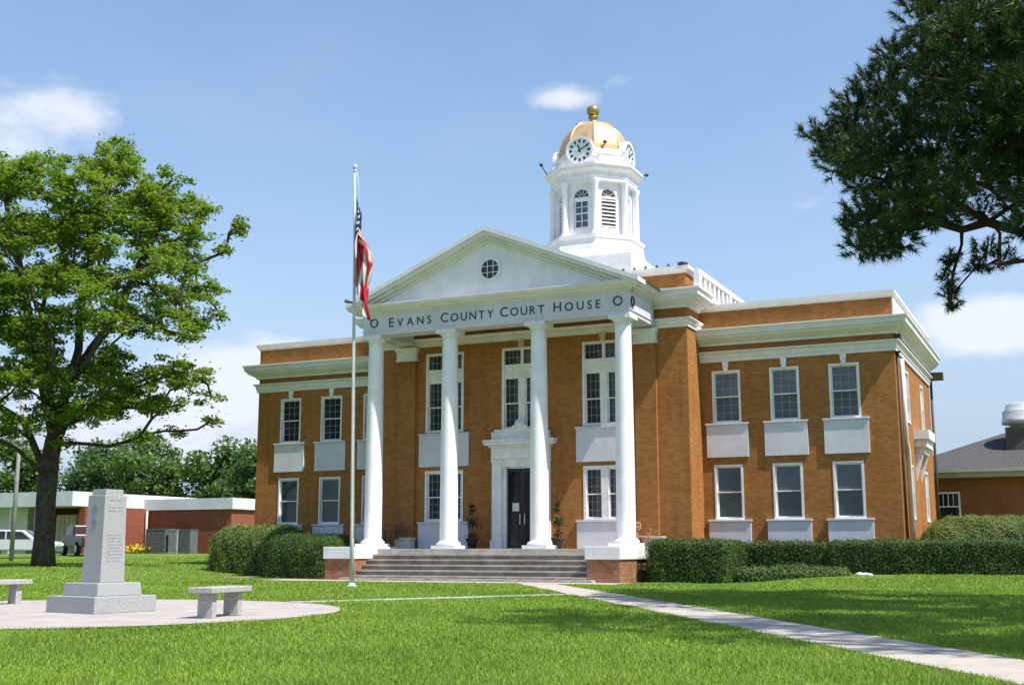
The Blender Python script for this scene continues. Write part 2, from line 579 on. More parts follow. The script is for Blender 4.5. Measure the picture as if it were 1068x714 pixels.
def np_mesh(name, V, F, mats, midx=None, smooth=False):
    """fast mesh from numpy arrays (all faces the same size)"""
    me = bpy.data.meshes.new(name)
    k = F.shape[1]
    me.vertices.add(len(V))
    me.vertices.foreach_set('co', np.asarray(V, np.float32).ravel())
    me.loops.add(F.size)
    me.loops.foreach_set('vertex_index', F.astype(np.int32).ravel())
    me.polygons.add(len(F))
    me.polygons.foreach_set('loop_start', np.arange(0, F.size, k, dtype=np.int32))
    me.polygons.foreach_set('loop_total', np.full(len(F), k, np.int32))
    for m in (mats if isinstance(mats, (list, tuple)) else [mats]):
        me.materials.append(m)
    if midx is not None:
        me.polygons.foreach_set('material_index', midx.astype(np.int32))
    me.update(calc_edges=True)
    me.validate()
    return me


# ------------------------------------------------------------------ ground
def ss(a, b, x):
    t = np.clip((x - a) / (b - a), 0, 1)
    return t * t * (3 - 2 * t)


def gz(x, y):
    x = np.asarray(x, float)
    y = np.asarray(y, float)
    z = 0.28 * ss(8.5, 12.5, x) * ss(-11, -3, y)
    z = z + 0.42 * ss(-10.5, -18, x) * ss(-24, -9, y) + 0.42 * ss(-3, 18, y) * ss(-12, -20, x)
    return z


fx = np.concatenate([-70 - np.geomspace(2, 1500, 16)[::-1], np.arange(-70, 45.1, 1.0), 45 + np.geomspace(2, 1500, 16)])
fy = np.concatenate([-55 - np.geomspace(2, 1200, 16)[::-1], np.arange(-55, 45.1, 1.0), 45 + np.geomspace(2, 1800, 18)])
XX, YY = np.meshgrid(fx, fy)
ZZ = gz(XX, YY)
nx, ny = len(fx), len(fy)
V = np.stack([XX.ravel(), YY.ravel(), ZZ.ravel()], 1)
ii = (np.arange(ny - 1)[:, None] * nx + np.arange(nx - 1)[None, :]).ravel()
F = np.stack([ii, ii + 1, ii + nx + 1, ii + nx], 1)
lawn = link('lawn', np_mesh('lawn', V, F, M_lawn))
tag(lawn, kind='structure')

PATH_A, PATH_B, PATH_W = Vector((3.2, -7.6)), Vector((21.6, -36.1)), 1.2
LINK_A, LINK_B, LINK_W = Vector((4.5, -22.6)), Vector((8.0, -15.9)), 0.8
PLAZA_C, PLAZA_R = Vector((2.9, -27.6)), 5.05


def strip(name, a, b, wd, mat, dz):
    n = max(2, int((b - a).length / 0.8))
    d = (b - a).normalized()
    nrm = Vector((-d.y, d.x))
    mb = MB()
    vs_, fs = [], []
    for i in range(n + 1):
        p = a + (b - a) * i / n
        for s in (-1, -0.33, 0.33, 1):
            q = p + nrm * (wd / 2 * s + 0.015 * math.sin(i * 1.7 + s * 2))
            vs_.append((q.x, q.y, float(gz(q.x, q.y)) + dz))
    for i in range(n):
        for k in range(3):
            fs.append((i * 4 + k, i * 4 + k + 1, i * 4 + k + 5, i * 4 + k + 4))
    mb.add(vs_, fs)
    o = mb.build(name, mat)
    fix_normals(o.data)
    return tag(o, kind='structure')


# the walk is laid in slabs: one sheet with slightly sunk joints
strip('footpath', PATH_A, PATH_B, PATH_W, M_conc, 0.012)
strip('link_path', LINK_A, LINK_B, LINK_W, M_plaza, 0.008)
mb = MB()
n = 72
mb.add([(PLAZA_C.x + PLAZA_R * math.cos(2 * PI * k / n), PLAZA_C.y + PLAZA_R * math.sin(2 * PI * k / n), 0.016) for k in range(n)], [tuple(range(n))])
tag(mb.build('plaza', M_plaza), kind='structure')
mb = MB()
mb.box(-7.6, 6.0, -8.0, -6.2, -0.1, 0.02)
tag(mb.build('apron', M_conc), kind='structure')
mb = MB()
mb.quad((-11.4, -5.4, 0.03), (-5.8, -5.4, 0.004), (-5.8, -0.5, 0.004), (-11.4, -0.5, 0.03))
tag(mb.build('planting_bed', M_soil), kind='structure')
# grass blades in the part of the lawn near the camera
rng = np.random.default_rng(7)


def make_grass(nb):
    cx, cy = cam.location.x, cam.location.y
    head = R(-25.246)
    d = 8.5 * (46 / 8.5) ** rng.random(nb)
    d = np.where(rng.random(nb) < 0.40, 8.5 + 62 * rng.random(nb), d)
    a = head + R(33) * (rng.random(nb) * 2 - 1)
    x = cx + d * np.sin(a)
    y = cy + d * np.cos(a)
    p0, p1 = np.array(PATH_A), np.array(PATH_B)
    ok = np.ones(nb, bool)
    for A_, B_, W_ in ((PATH_A, PATH_B, PATH_W), (LINK_A, LINK_B, LINK_W)):
        dx, dy = (B_ - A_).normalized()
        t = (x - A_.x) * dx + (y - A_.y) * dy
        q = (x - A_.x) * -dy + (y - A_.y) * dx
        ok &= ~((np.abs(q) < W_ / 2 - 0.02 * rng.random(nb)) & (t > -1) & (t < (B_ - A_).length + 1))
    ok &= np.hypot(x - PLAZA_C.x, y - PLAZA_C.y) > PLAZA_R - 0.02
    ok &= ~((y > -8.0) & (x < 6.1) & (x > -7.6)) & (y < 20.5)
    ok &= ~((y > -5.4) & (x > -11.4) & (x < 14))
    x, y, d = x[ok], y[ok], d[ok]
    m = len(x)
    h = (0.026 + 0.028 * rng.random(m)) * (1 + 0.35 * np.sin(x * 2.1 + y * 1.3) * np.sin(y * 1.7 - x))
    wd = (0.004 + 0.004 * rng.random(m)) * np.clip(d / 11, 1, 6.5)
    th = rng.random(m) * 2 * PI
    ln = h * (0.2 + 0.8 * rng.random(m))
    lt = rng.random(m) * 2 * PI
    z = gz(x, y) - 0.004
    V = np.empty((m, 3, 3))
    V[:, 0] = np.stack([x - wd * np.cos(th), y - wd * np.sin(th), z], 1)
    V[:, 1] = np.stack([x + wd * np.cos(th), y + wd * np.sin(th), z], 1)
    V[:, 2] = np.stack([x + ln * np.cos(lt), y + ln * np.sin(lt), z + h], 1)
    return np_mesh('grass', V.reshape(-1, 3), np.arange(m * 3).reshape(-1, 3), M_blade)


tag(link('grass', make_grass(800000)), 'short mown green grass covering the courthouse lawn', 'grass', kind='stuff')

# ================================================================== COURTHOUSE
house = thing('courthouse', 'two storey orange brick courthouse with white columned portico and gold domed clock tower', 'courthouse')
W, V_, Q, D = 13.81, 6.72, -1.6, 10.6
U3 = (7.70, 9.88, 12.03)
HW, HP = 0.543, 0.787
WT2, WB2, WT1, WB1 = 7.71, 5.73, 4.19, 2.17
PT, PB = 5.66, 4.46


def wall_front(mb, x0, x1, z0, z1, y, ops, depth, axis='y', sgn=-1, mi=0):
    """wall sheet with real openings and reveals. axis 'y': wall at y facing -y; axis 'x': wall at x facing +x"""
    def P(a, z, off=0.0):
        return (a, y + off, z) if axis == 'y' else (y - off, a, z)
    xs = sorted({x0, x1} | {o[0] for o in ops} | {o[1] for o in ops})
    zs = sorted({z0, z1} | {o[2] for o in ops} | {o[3] for o in ops})
    for i in range(len(xs) - 1):
        for k in range(len(zs) - 1):
            xm, zm = (xs[i] + xs[i + 1]) / 2, (zs[k] + zs[k + 1]) / 2
            if any(o[0] < xm < o[1] and o[2] < zm < o[3] for o in ops):
                continue
            mb.quad(P(xs[i], zs[k]), P(xs[i + 1], zs[k]), P(xs[i + 1], zs[k + 1]), P(xs[i], zs[k + 1]), mi)
    for a, b, c, d in ops:
        mb.quad(P(a, c), P(a, d), P(a, d, depth), P(a, c, depth), mi)
        mb.quad(P(b, c), P(b, c, depth), P(b, d, depth), P(b, d), mi)
        mb.quad(P(a, d), P(b, d), P(b, d, depth), P(a, d, depth), mi)
        mb.quad(P(a, c), P(a, c, depth), P(b, c, depth), P(b, c), mi)


REC = 0.20
for s in (-1, 1):
    mb = MB()
    ops = []
    for u in U3:
        for zb, zt in ((WB2, WT2), (WB1, WT1)):
            ops.append((s * u - HW, s * u + HW, zb, zt))
    xa, xb = (V_ - 0.2, W) if s > 0 else (-W, -V_ + 0.2)
    wall_front(mb, xa, xb, -0.3, 10.05, 0.0, ops, REC)
    # outer end, back
    xe = s * W
    if s > 0:
        sops = [(yc - 0.5, yc + 0.5, zb, zt) for yc in (3.0, 7.6) for zb, zt in ((WB2, WT2), (WB1, WT1))]
        wall_front(mb, 0.0, D, -0.3, 10.05, W, sops, REC, axis='x')
    else:
        mb.quad((xe, 0, -0.3), (xe, D, -0.3), (xe, D, 10.05), (xe, 0, 10.05))
    mb.quad((xa, D, -0.3), (xb, D, -0.3), (xb, D, 10.05), (xa, D, 10.05))
    mb.quad((xa, 0.01, 9.9), (xb, 0.01, 9.9), (xb, D, 9.9), (xa, D, 9.9), 1)
    mb.build('wing_wall', [M_brick, M_roof], house)
    # trims that wrap front and end
    pf = [(V_ - 0.1, 0.0), (W, 0.0), (W, D)] if s > 0 else [(-W, D), (-W, 0.0), (-V_ + 0.1, 0.0)]
    if s > 0:
        path = pf
    else:
        path = pf
    mb = MB()
    mb.sweep(path, [(-0.05, 8.66), (0.10, 8.66), (0.12, 8.74), (0.24, 8.80), (0.40, 8.90), (0.42, 8.97), (0.49, 8.99), (0.51, 9.14), (0.56, 9.20), (0.56, 9.255), (-0.05, 9.29)])
    mb.build('cornice', M_cornice, house)
    mb = MB()
    mb.sweep(path, [(-0.05, 8.04), (0.06, 8.04), (0.075, 8.16), (0.10, 8.18), (0.115, 8.32), (0.20, 8.38), (0.20, 8.43), (-0.05, 8.45)])
    mb.build('frieze_band', M_cornice, house)
    mb = MB()
    mb.sweep(path, [(-0.35, 9.985), (0.045, 9.985), (0.06, 10.05), (0.13, 10.12), (0.13, 10.23), (-0.35, 10.26)])
    mb.build('parapet_coping', M_cornice, house)
    if s > 0:
        mb = MB()   # white flashing on the parapet of the sunny end
        mb.box(W + 0.003, W + 0.04, 0.04, D, 9.29, 9.98)
        mb.build('parapet_flashing', M_white, house)


def window_y(xc, zb, zt, hw, y, mats, grid=(0, 0), name='window', light=None, axis='y', trim=0.075):
    """double-hung window: white frame filling the opening, two sashes, glass behind"""
    f = MB()
    panes = []
    if not isinstance(mats, tuple):
        mats = (mats, mats)
    def B(mbx, a0, a1, d0, d1, z0, z1, mi=0):
        if axis == 'y':
            mbx.box(a0, a1, y + d0, y + d1, z0, z1, mi)
        else:
            mbx.box(y - d1, y - d0, a0, a1, z0, z1, mi)
    a0, a1 = xc - hw, xc + hw
    e = 0.003
    B(f, a0 + e, a0 + trim, -0.02, REC, zb, zt)
    B(f, a1 - trim, a1 - e, -0.02, REC, zb, zt)
    B(f, a0 + trim, a1 - trim, -0.02, REC, zt - trim, zt - e)
    B(f, a0 + trim, a1 - trim, -0.035, REC, zb + e, zb + 0.06)
    g0, g1 = a0 + trim, a1 - trim
    zm = (zb + zt) / 2
    r = 0.045
    for k, (z0, z1, d0) in enumerate(((zm - 0.02, zt - trim, 0.06), (zb + 0.06, zm + 0.025, 0.11))):
        B(f, g0, g0 + r, d0, d0 + 0.045, z0, z1)
        B(f, g1 - r, g1, d0, d0 + 0.045, z0, z1)
        B(f, g0 + r, g1 - r, d0, d0 + 0.045, z1 - r, z1)
        B(f, g0 + r, g1 - r, d0, d0 + 0.045, z0, z0 + r)
        nx_, nz_ = grid
        gm = f
        for i in range(1, nx_):
            xg = g0 + r + (g1 - g0 - 2 * r) * i / nx_
            B(gm, xg - 0.009, xg + 0.009, d0 + 0.012, d0 + 0.03, z0 + r, z1 - r, 1)
        for i in range(1, nz_):
            zg = z0 + r + (z1 - z0 - 2 * r) * i / nz_
            B(gm, g0 + r, g1 - r, d0 + 0.014, d0 + 0.028, zg - 0.009, zg + 0.009, 1)
        g = MB()
        B(g, g0 + r * 0.5, g1 - r * 0.5, d0 + 0.02, d0 + 0.026, z0 + 0.01, z1 - 0.01)
        panes.append(g)
    fo = f.build(name, [M_white, M_muntin], house)
    for g, mt in zip(panes, mats):
        g.build('pane', mt, fo)
    return fo


for s in (-1, 1):
    for i, u in enumerate(U3):
        x = s * u
        up = [M_glass_sky_refl, M_glass_sky_refl, M_glass][i] if s > 0 else M_glass
        window_y(x, WB2, WT2, HW, 0.0, (M_glass_sky_refl, M_glass_tree_refl) if s > 0 else M_glass, (3, 3))
        window_y(x, WB1, WT1, HW, 0.0, (M_glass_sky_refl if (s > 0 and i > 0) else M_glass_tree_refl, M_glass_low), (0, 0))
        # keystone
        mb = MB()
        mb.prism([(x - 0.075, WT2 - 0.04), (x + 0.075, WT2 - 0.04), (x + 0.12, 8.037), (x - 0.12, 8.037)], -0.07, -0.001)
        mb.build('keystone', M_white, house)
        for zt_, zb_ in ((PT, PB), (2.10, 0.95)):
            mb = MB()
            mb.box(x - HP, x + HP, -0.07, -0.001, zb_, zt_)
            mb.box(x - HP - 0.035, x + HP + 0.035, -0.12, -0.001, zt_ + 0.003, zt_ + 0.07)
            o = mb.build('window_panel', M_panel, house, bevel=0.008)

# side end wall windows, door hood, pipes
for yc in (3.0, 7.6):
    window_y(yc, WB2, WT2, 0.5, W, M_glass, (3, 3), axis='x')
    window_y(yc, WB1, WT1, 0.5, W, M_glass, (0, 0), axis='x')
mb = MB()
mb.box(W + 0.002, W + 0.56, 4.2, 6.3, 5.25, 5.6)
mb.box(W + 0.002, W + 0.46, 4.3, 6.2, 4.95, 5.248)
mb.box(W + 0.002, W + 0.34, 4.45, 6.05, 4.72, 4.948)
for yb in (4.4, 5.85):
    mb.add([(W, yb, 4.7), (W + 0.3, yb, 4.7), (W, yb, 3.7), (W, yb + 0.22, 4.7), (W + 0.3, yb + 0.22, 4.7), (W, yb + 0.22, 3.7)],
           [(0, 1, 2), (5, 4, 3), (0, 3, 4, 1), (1, 4, 5, 2), (2, 5, 3, 0)])
mb.build('door_hood', M_white, house)
mb = MB()
mb.tube([(W + 0.07, 0.28, 8.0), (W + 0.07, 0.28, 0.1)], 0.055, 8)  # dark pipe shape stands in for the shadowed recess by the corner
mb.box(W + 0.005, W + 0.2, 0.12, 0.42, 8.0, 8.04)
mb.box(W + 0.01, W + 0.22, 0.14, 0.40, 8.45, 8.66)
mb.build('downpipe', M_pipe_d, house)
mb = MB()
mb.tube([(W + 0.1, 1.15, 7.9), (W + 0.1, 1.15, 5.0), (W + 0.1, 1.6, 4.6), (W + 0.1, 1.6, 0.1)], 0.085, 8)
mb.build('downpipe', M_pipe, house)
mb = MB()
mb.box(W + 0.05, W + 0.62, D - 0.25, D + 0.12, 8.3, 8.62)
mb.tube([(W + 0.1, D - 0.05, 8.3), (W + 0.1, D - 0.05, 0.3)], 0.06, 8)
mb.build('gutter_head', M_pipe_d, house)

# ---------------- central block: portico wall
mb = MB()
MW, MX = 0.86, 3.41
MB_, MT_ = 5.70, 8.92
ops = []
for s in (-1, 0, 1):
    xc = s * MX
    hw = MW
    ops.append((xc - hw, xc + hw, MB_, MT_))
    if s:
        ops.append((xc - hw, xc + hw, 2.18, 4.19))
DO = (-0.80, 0.80, 1.12, 4.23)
ops.append(DO)
wall_front(mb, -V_, V_, -0.3, 11.26, Q, ops, REC)
for s in (-1, 1):
    x = s * V_
    mb.quad((x, Q, -0.3), (x, 0.0, -0.3), (x, 0.0, 11.26), (x, Q, 11.26))
    mb.quad((x, 0.0, 9.9), (x, D + 4, 9.9), (x, D + 4, 11.26), (x, 0.0, 11.26))
mb.quad((-V_, D + 4, 0), (V_, D + 4, 0), (V_, D + 4, 11.26), (-V_, D + 4, 11.26))
mb.quad((-V_, Q, 11.0), (V_, Q, 11.0), (V_, D + 4, 11.0), (-V_, D + 4, 11.0), 1)
# brick pilasters behind the outer columns
for s in (-1, 1):
    x0, x1 = sorted((s * 4.70, s * 5.52))
    mb.box(x0, x1, Q - 0.14, Q - 0.001, 1.12, 8.72)
mb.build('pavilion_wall', [M_brick, M_roof], house)
for s in (-1, 1):
    mb = MB()
    x0, x1 = sorted((s * 4.66, s * 5.56))
    mb.box(x0, x1, Q - 0.20, Q - 0.002, 8.72, 9.22)
    mb.box(x0 - 0.05, x1 + 0.05, Q - 0.27, Q - 0.002, 9.06, 9.20)
    mb.box(x0 - 0.02, x1 + 0.02, Q - 0.22, Q - 0.002, 8.66, 8.74)
    mb.build('pilaster_capital', M_white, house)

cp = [(-V_, 0.0), (-V_, Q), (V_, Q), (V_, 0.0)]
mb = MB()
mb.sweep(cp, [(-0.05, 9.21), (0.05, 9.21), (0.065, 9.33), (0.10, 9.35), (0.11, 9.46), (0.19, 9.51), (0.19, 9.545), (-0.05, 9.56)])
mb.build('frieze_band', M_cornice, house)
cpl = [(-V_, Q + 1.4), (-V_, Q), (V_, Q), (V_, Q + 1.4)]
mb = MB()
mb.sweep(cpl, [(-0.05, 9.93), (0.10, 9.93), (0.14, 10.02), (0.28, 10.10), (0.50, 10.18), (0.52, 10.26), (0.60, 10.29), (0.62, 10.44), (0.68, 10.50), (0.68, 10.56), (-0.05, 10.62)])
mb.build('cornice', M_cornice, house)
cpa = [(-V_, D + 4), (-V_, Q), (V_, Q), (V_, D + 4)]
mb = MB()
mb.sweep(cpa, [(-0.4, 11.24), (0.05, 11.24), (0.07, 11.31), (0.16, 11.37), (0.16, 11.50), (-0.4, 11.53)])
mb.build('parapet_coping', M_cornice, house)
# balustrade along the side eaves of the raised roof
for s in (-1, 1):
    mb = MB()
    xb = s * (V_ + 0.42)
    mb.box(xb - 0.09, xb + 0.09, Q + 0.0, D + 3, 11.18, 11.36)
    mb.box(xb - 0.09, xb + 0.09, Q + 0.0, D + 3, 10.40, 10.56)
    for k in range(22):
        yk = Q + 0.1 + k * 0.62
        if k % 7 == 0:
            mb.box(xb - 0.11, xb + 0.11, yk - 0.12, yk + 0.16, 10.56, 11.18)
        mb.box(xb - 0.05, xb + 0.05, yk + 0.18, yk + 0.42, 10.56, 11.18)
    mb.build('balustrade', M_white, house)


def window_double(xc, zb, zt, name, transom):
    f, panes = MB(), []
    a0, a1 = xc - MW, xc + MW
    e = 0.003
    T = 0.10
    y = Q
    f.box(a0 + e, a0 + T, y - 0.02, y + REC, zb, zt)
    f.box(a1 - T, a1 - e, y - 0.02, y + REC, zb, zt)
    f.box(a0 + T, a1 - T, y - 0.02, y + REC, zt - T, zt - e)
    f.box(a0 + T, a1 - T, y - 0.04, y + REC, zb + e, zb + 0.07)
    zs = zt - T
    if transom:
        # spandrel between sash and transom light
        f.box(a0 + T, a1 - T, y + 0.02, y + REC, 7.74, 8.26)
        f.box(xc - 0.06, xc + 0.06, y + 0.03, y + REC, 8.26, zs)
        for sx_ in (-1, 1):
            l0, l1 = sorted((xc + sx_ * 0.06, xc + sx_ * (MW - T)))
            g = MB(); panes.append(g)
            g.box(l0, l1, y + 0.11, y + 0.116, 8.26, zs)
            for i in range(1, 4):
                xg = l0 + (l1 - l0) * i / 4
                f.box(xg - 0.01, xg + 0.01, y + 0.09, y + 0.108, 8.26, zs, 1)
            f.box(l0, l1, y + 0.092, y + 0.106, (8.26 + zs) / 2 - 0.01, (8.26 + zs) / 2 + 0.01, 1)
        zs = 7.74
    f.box(xc - 0.14, xc + 0.14, y - 0.0, y + REC, zb + 0.07, zs)
    for sx_ in (-1, 1):
        l0, l1 = sorted((xc + sx_ * 0.14, xc + sx_ * (MW - T)))
        zm = zb + (zs - zb) * 0.5
        r = 0.045
        for z0, z1, d0 in ((zm - 0.02, zs, 0.06), (zb + 0.07, zm + 0.025, 0.105)):
            f.box(l0, l0 + r, y + d0, y + d0 + 0.04, z0, z1)
            f.box(l1 - r, l1, y + d0, y + d0 + 0.04, z0, z1)
            f.box(l0 + r, l1 - r, y + d0, y + d0 + 0.04, z1 - r, z1)
            f.box(l0 + r, l1 - r, y + d0, y + d0 + 0.04, z0, z0 + r)
            for i in range(1, 3):
                xg = l0 + (l1 - l0) * i / 3
                f.box(xg - 0.008, xg + 0.008, y + d0 + 0.012, y + d0 + 0.03, z0 + r, z1 - r, 1)
            for i in range(1, 3):
                zg = z0 + (z1 - z0) * i / 3
                f.box(l0 + r, l1 - r, y + d0 + 0.014, y + d0 + 0.028, zg - 0.008, zg + 0.008, 1)
            g = MB(); panes.append(g)
            g.box(l0 + 0.02, l1 - 0.02, y + d0 + 0.02, y + d0 + 0.026, z0 + 0.01, z1 - 0.01)
    fo = f.build(name, [M_white, M_greycab2], house)
    for g in panes:
        g.build('pane', M_glass, fo)


for s in (-1, 0, 1):
    window_double(s * MX, MB_, MT_, 'window', True)
    mb = MB()
    mb.prism([(s * MX - 0.09, MT_ + 0.002), (s * MX + 0.09, MT_ + 0.002), (s * MX + 0.13, 9.208), (s * MX - 0.13, 9.208)], Q - 0.1, Q - 0.001)
    mb.build('keystone', M_soffit, house)
    if s:
        window_double(s * MX, 2.18, 4.19, 'window', False)
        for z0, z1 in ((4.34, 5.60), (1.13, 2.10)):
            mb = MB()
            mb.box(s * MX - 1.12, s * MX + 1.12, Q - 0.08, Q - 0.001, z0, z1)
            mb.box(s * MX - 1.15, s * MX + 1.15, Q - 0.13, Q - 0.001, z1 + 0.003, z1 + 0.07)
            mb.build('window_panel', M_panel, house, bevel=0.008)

# door and its surround
mb = MB()
for s in (-1, 1):
    x0, x1 = sorted((s * 0.80, s * 1.22))
    mb.box(x0, x1, Q - 0.16, Q - 0.001, 1.12, 4.55)
    mb.box(x0 - 0.04, x1 + 0.04, Q - 0.22, Q - 0.001, 1.121, 1.45)
    mb.box(x0 - 0.03, x1 + 0.03, Q - 0.20, Q - 0.001, 4.42, 4.54)
    x0, x1 = sorted((s * 0.66, s * 0.798))
    mb.box(x0, x1, Q - 0.02, Q + REC, 1.121, 4.23)
mb.box(-0.798, 0.798, Q - 0.10, Q - 0.001, 4.235, 4.55)
mb.box(-1.24, 1.24, Q - 0.19, Q - 0.001, 4.553, 5.0)
mb.box(-1.32, 1.32, Q - 0.27, Q - 0.001, 5.003, 5.08)
mb.box(-1.46, 1.46, Q - 0.42, Q - 0.001, 5.083, 5.2)
mb.box(-1.50, 1.50, Q - 0.46, Q - 0.001, 5.203, 5.28)
mb.box(-1.22, 1.22, Q - 0.22, Q - 0.001, 5.283, 5.60)
mb.box(-1.12, 1.12, Q - 0.16, Q - 0.025, 5.603, 5.70)
mb.build('door_surround', M_white, house, bevel=0.008)
mb = MB()
pts = [(-0.52, 5.60), (-0.50, 5.72), (-0.36, 5.70), (-0.30, 5.82), (-0.20, 5.84), (-0.17, 6.0), (-0.08, 6.03), (0, 6.12)]
pts = pts + [(-a, b) for a, b in pts[-2::-1]]
mb.prism(pts, Q - 0.24, Q - 0.165)
mb.lathe([(0.02, 5.68), (0.13, 5.72), (0.17, 5.84), (0.12, 5.96), (0.03, 6.02)], 0, Q - 0.22, 14)
mb.build('door_crest', M_white, house)
mb = MB()
for s in (-1, 1):
    x0, x1 = sorted((s * 0.012, s * 0.65))
    mb.box(x0, x1, Q + 0.10, Q + 0.15, 1.14, 4.20)
    for zz in (1.14, 4.06):
        mb.box(x0, x1, Q + 0.08, Q + 0.099, zz, zz + 0.14, 1)
    mb.box(x0, x0 + 0.07, Q + 0.08, Q + 0.099, 1.283, 4.057, 1)
    mb.box(x1 - 0.07, x1, Q + 0.08, Q + 0.099, 1.283, 4.057, 1)
mb.box(-0.65, 0.65, Q + 0.0, Q + 0.16, 1.12, 1.138, 1)
dr = mb.build('door', [M_door, M_black], house)
mb = MB()
for s in (-1, 1):
    mb.box(s * 0.10 - 0.02, s * 0.10 + 0.02, Q + 0.03, Q + 0.055, 2.05, 2.45)
    for zz in (2.08, 2.40):
        mb.box(s * 0.10 - 0.012, s * 0.10 + 0.012, Q + 0.056, Q + 0.08, zz, zz + 0.02)
mb.build('handle', M_chrome, dr)
mb = MB()
mb.box(-0.44, -0.16, Q + 0.088, Q + 0.097, 2.55, 2.86)
o = mb.build('notice', M_paper, dr)
# ---------------- portico: platform, steps, cheek walls
PZ = 1.12
mb = MB()
mb.box(-5.71, 5.71, -4.72, Q - 0.003, 0.925, PZ)
mb.box(-5.66, 5.66, -4.66, Q - 0.003, -0.2, 0.923, 1)
o = mb.build('porch_floor', [M_tread, M_brick_old], house, bevel=0.01)
mb = MB()
nr = 6
rise = PZ / nr
for k in range(nr - 1):
    z1 = PZ - rise * (k + 1)
    y0 = -4.72 - 0.34 * (k + 1)
    xw = 4.54
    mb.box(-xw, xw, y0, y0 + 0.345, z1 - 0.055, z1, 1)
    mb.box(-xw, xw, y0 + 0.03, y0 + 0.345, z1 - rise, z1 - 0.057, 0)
mb.box(-4.86, 4.86, -6.78, -6.38, 0.0, 0.105, 1)
o = mb.build('front_steps', [M_step, M_tread], house)
for s in (-1, 1):
    x0, x1 = sorted((s * 4.56, s * 5.70))
    mb = MB()
    mb.box(x0, x1, -6.40, -4.70, -0.2, 0.765)
    cw = mb.build('cheek_wall', M_brick_old, house)
    mb = MB()
    mb.box(x0 - 0.05, x1 + 0.05, -6.46, -3.3, 0.768, 1.19)
    mb.build('coping', M_white, cw, bevel=0.015)

B1, B2, PY = 1.84, 5.12, -4.09


def column(x):
    zb = 1.192 if abs(x) > 4 else PZ + 0.002
    mb = MB()
    z0, z1 = zb + 0.30, 9.02
    prof = []
    for k in range(13):
        t = k / 12
        prof.append((0.338 - 0.052 * t ** 1.8, z0 + (z1 - z0) * t))
    mb.lathe(prof, x, PY, 40)
    c = mb.build('column', M_column, house)
    mb = MB()
    mb.box(x - 0.48, x + 0.48, PY - 0.48, PY + 0.48, zb, zb + 0.12)
    mb.lathe([(0.42, zb + 0.121), (0.455, zb + 0.15), (0.46, zb + 0.18), (0.44, zb + 0.215), (0.40, zb + 0.23), (0.385, zb + 0.25), (0.37, zb + 0.27), (0.352, zb + 0.30)], x, PY, 40)
    mb.build('base', M_column, c)
    mb = MB()
    mb.lathe([(0.30, 8.94), (0.315, 8.96), (0.30, 8.98), (0.29, 9.03), (0.31, 9.06), (0.36, 9.10), (0.385, 9.15)], x, PY, 40)
    mb.box(x - 0.41, x + 0.41, PY - 0.41, PY + 0.41, 9.152, 9.29)
    mb.build('capital', M_white, c)


for x in (-B2, -B1, B1, B2):
    column(x)

# ---------------- entablature and pediment
EX, EY0, EY1 = 5.50, -4.46, -3.72
mb = MB()
ep = [(-EX, Q - 0.2), (-EX, EY0), (EX, EY0), (EX, Q - 0.2)]
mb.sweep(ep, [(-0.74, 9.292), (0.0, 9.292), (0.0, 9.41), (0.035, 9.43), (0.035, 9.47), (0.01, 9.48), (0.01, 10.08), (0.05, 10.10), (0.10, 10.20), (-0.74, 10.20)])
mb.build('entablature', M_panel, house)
mb = MB()
mb.box(-4.75, 4.75, -3.71, Q - 0.2, 9.95, 10.0)
mb.build('porch_ceiling', M_soffit, house)
mb = MB()
mb.sweep([(-EX, Q - 0.55), (-EX, EY0), (EX, EY0), (EX, Q - 0.55)],
         [(-0.5, 10.203), (0.13, 10.203), (0.20, 10.26), (0.36, 10.30), (0.38, 10.36), (0.42, 10.40), (0.42, 10.45), (-0.5, 10.47)])
mb.build('pediment_cornice', M_cornice, house)
mb = MB()
mb.prism([(-5.7, 10.42), (5.7, 10.42), (0, 12.80)], EY0 - 0.02, EY0 + 0.4)
mb.build('tympanum', M_tymp, house)
# raking cornice: stacked courses stepping forward
SL = (12.98 - 10.50) / 5.98
def rake(y0, y1, top, thick, mb, ext):
    for s in (-1, 1):
        xe = 5.55 + ext
        zt = top
        poly = [(0, zt), (s * xe, zt - SL * xe), (s * xe, zt - thick - SL * xe), (0, zt - thick)]
        mb.prism(poly, y0, y1)
mb = MB()
rake(-4.98, EY0 + 0.3, 12.98, 0.16, mb, 0.47)
rake(-4.93, EY0 + 0.3, 12.815, 0.12, mb, 0.40)
rake(-4.72, EY0 + 0.3, 12.69, 0.12, mb, 0.30)
rake(-4.60, EY0 + 0.3, 12.565, 0.10, mb, 0.10)
mb.build('raking_cornice', M_cornice, house)
mb = MB()
for s in (-1, 1):
    xe = 6.0
    mb.add([(0, -4.95, 12.985), (s * xe, -4.95, 12.985 - SL * xe), (s * xe, Q - 0.62, 12.985 - SL * xe), (s * xe * 0.55, Q - 0.1, 12.985 - SL * xe * 0.55), (s * xe * 0.55, 3.5, 12.985 - SL * xe * 0.55), (0, 3.5, 12.985)],
           [(0, 1, 2, 3, 4, 5)] if s > 0 else [(5, 4, 3, 2, 1, 0)])
    # eave edge board along the side of the portico roof
    x0, x1 = sorted((s * 5.62, s * 5.985))
    mb.box(x0, x1, -4.90, Q - 0.5, 10.475, 12.97 - SL * xe)
mb.build('portico_roof', M_metalroof, house)
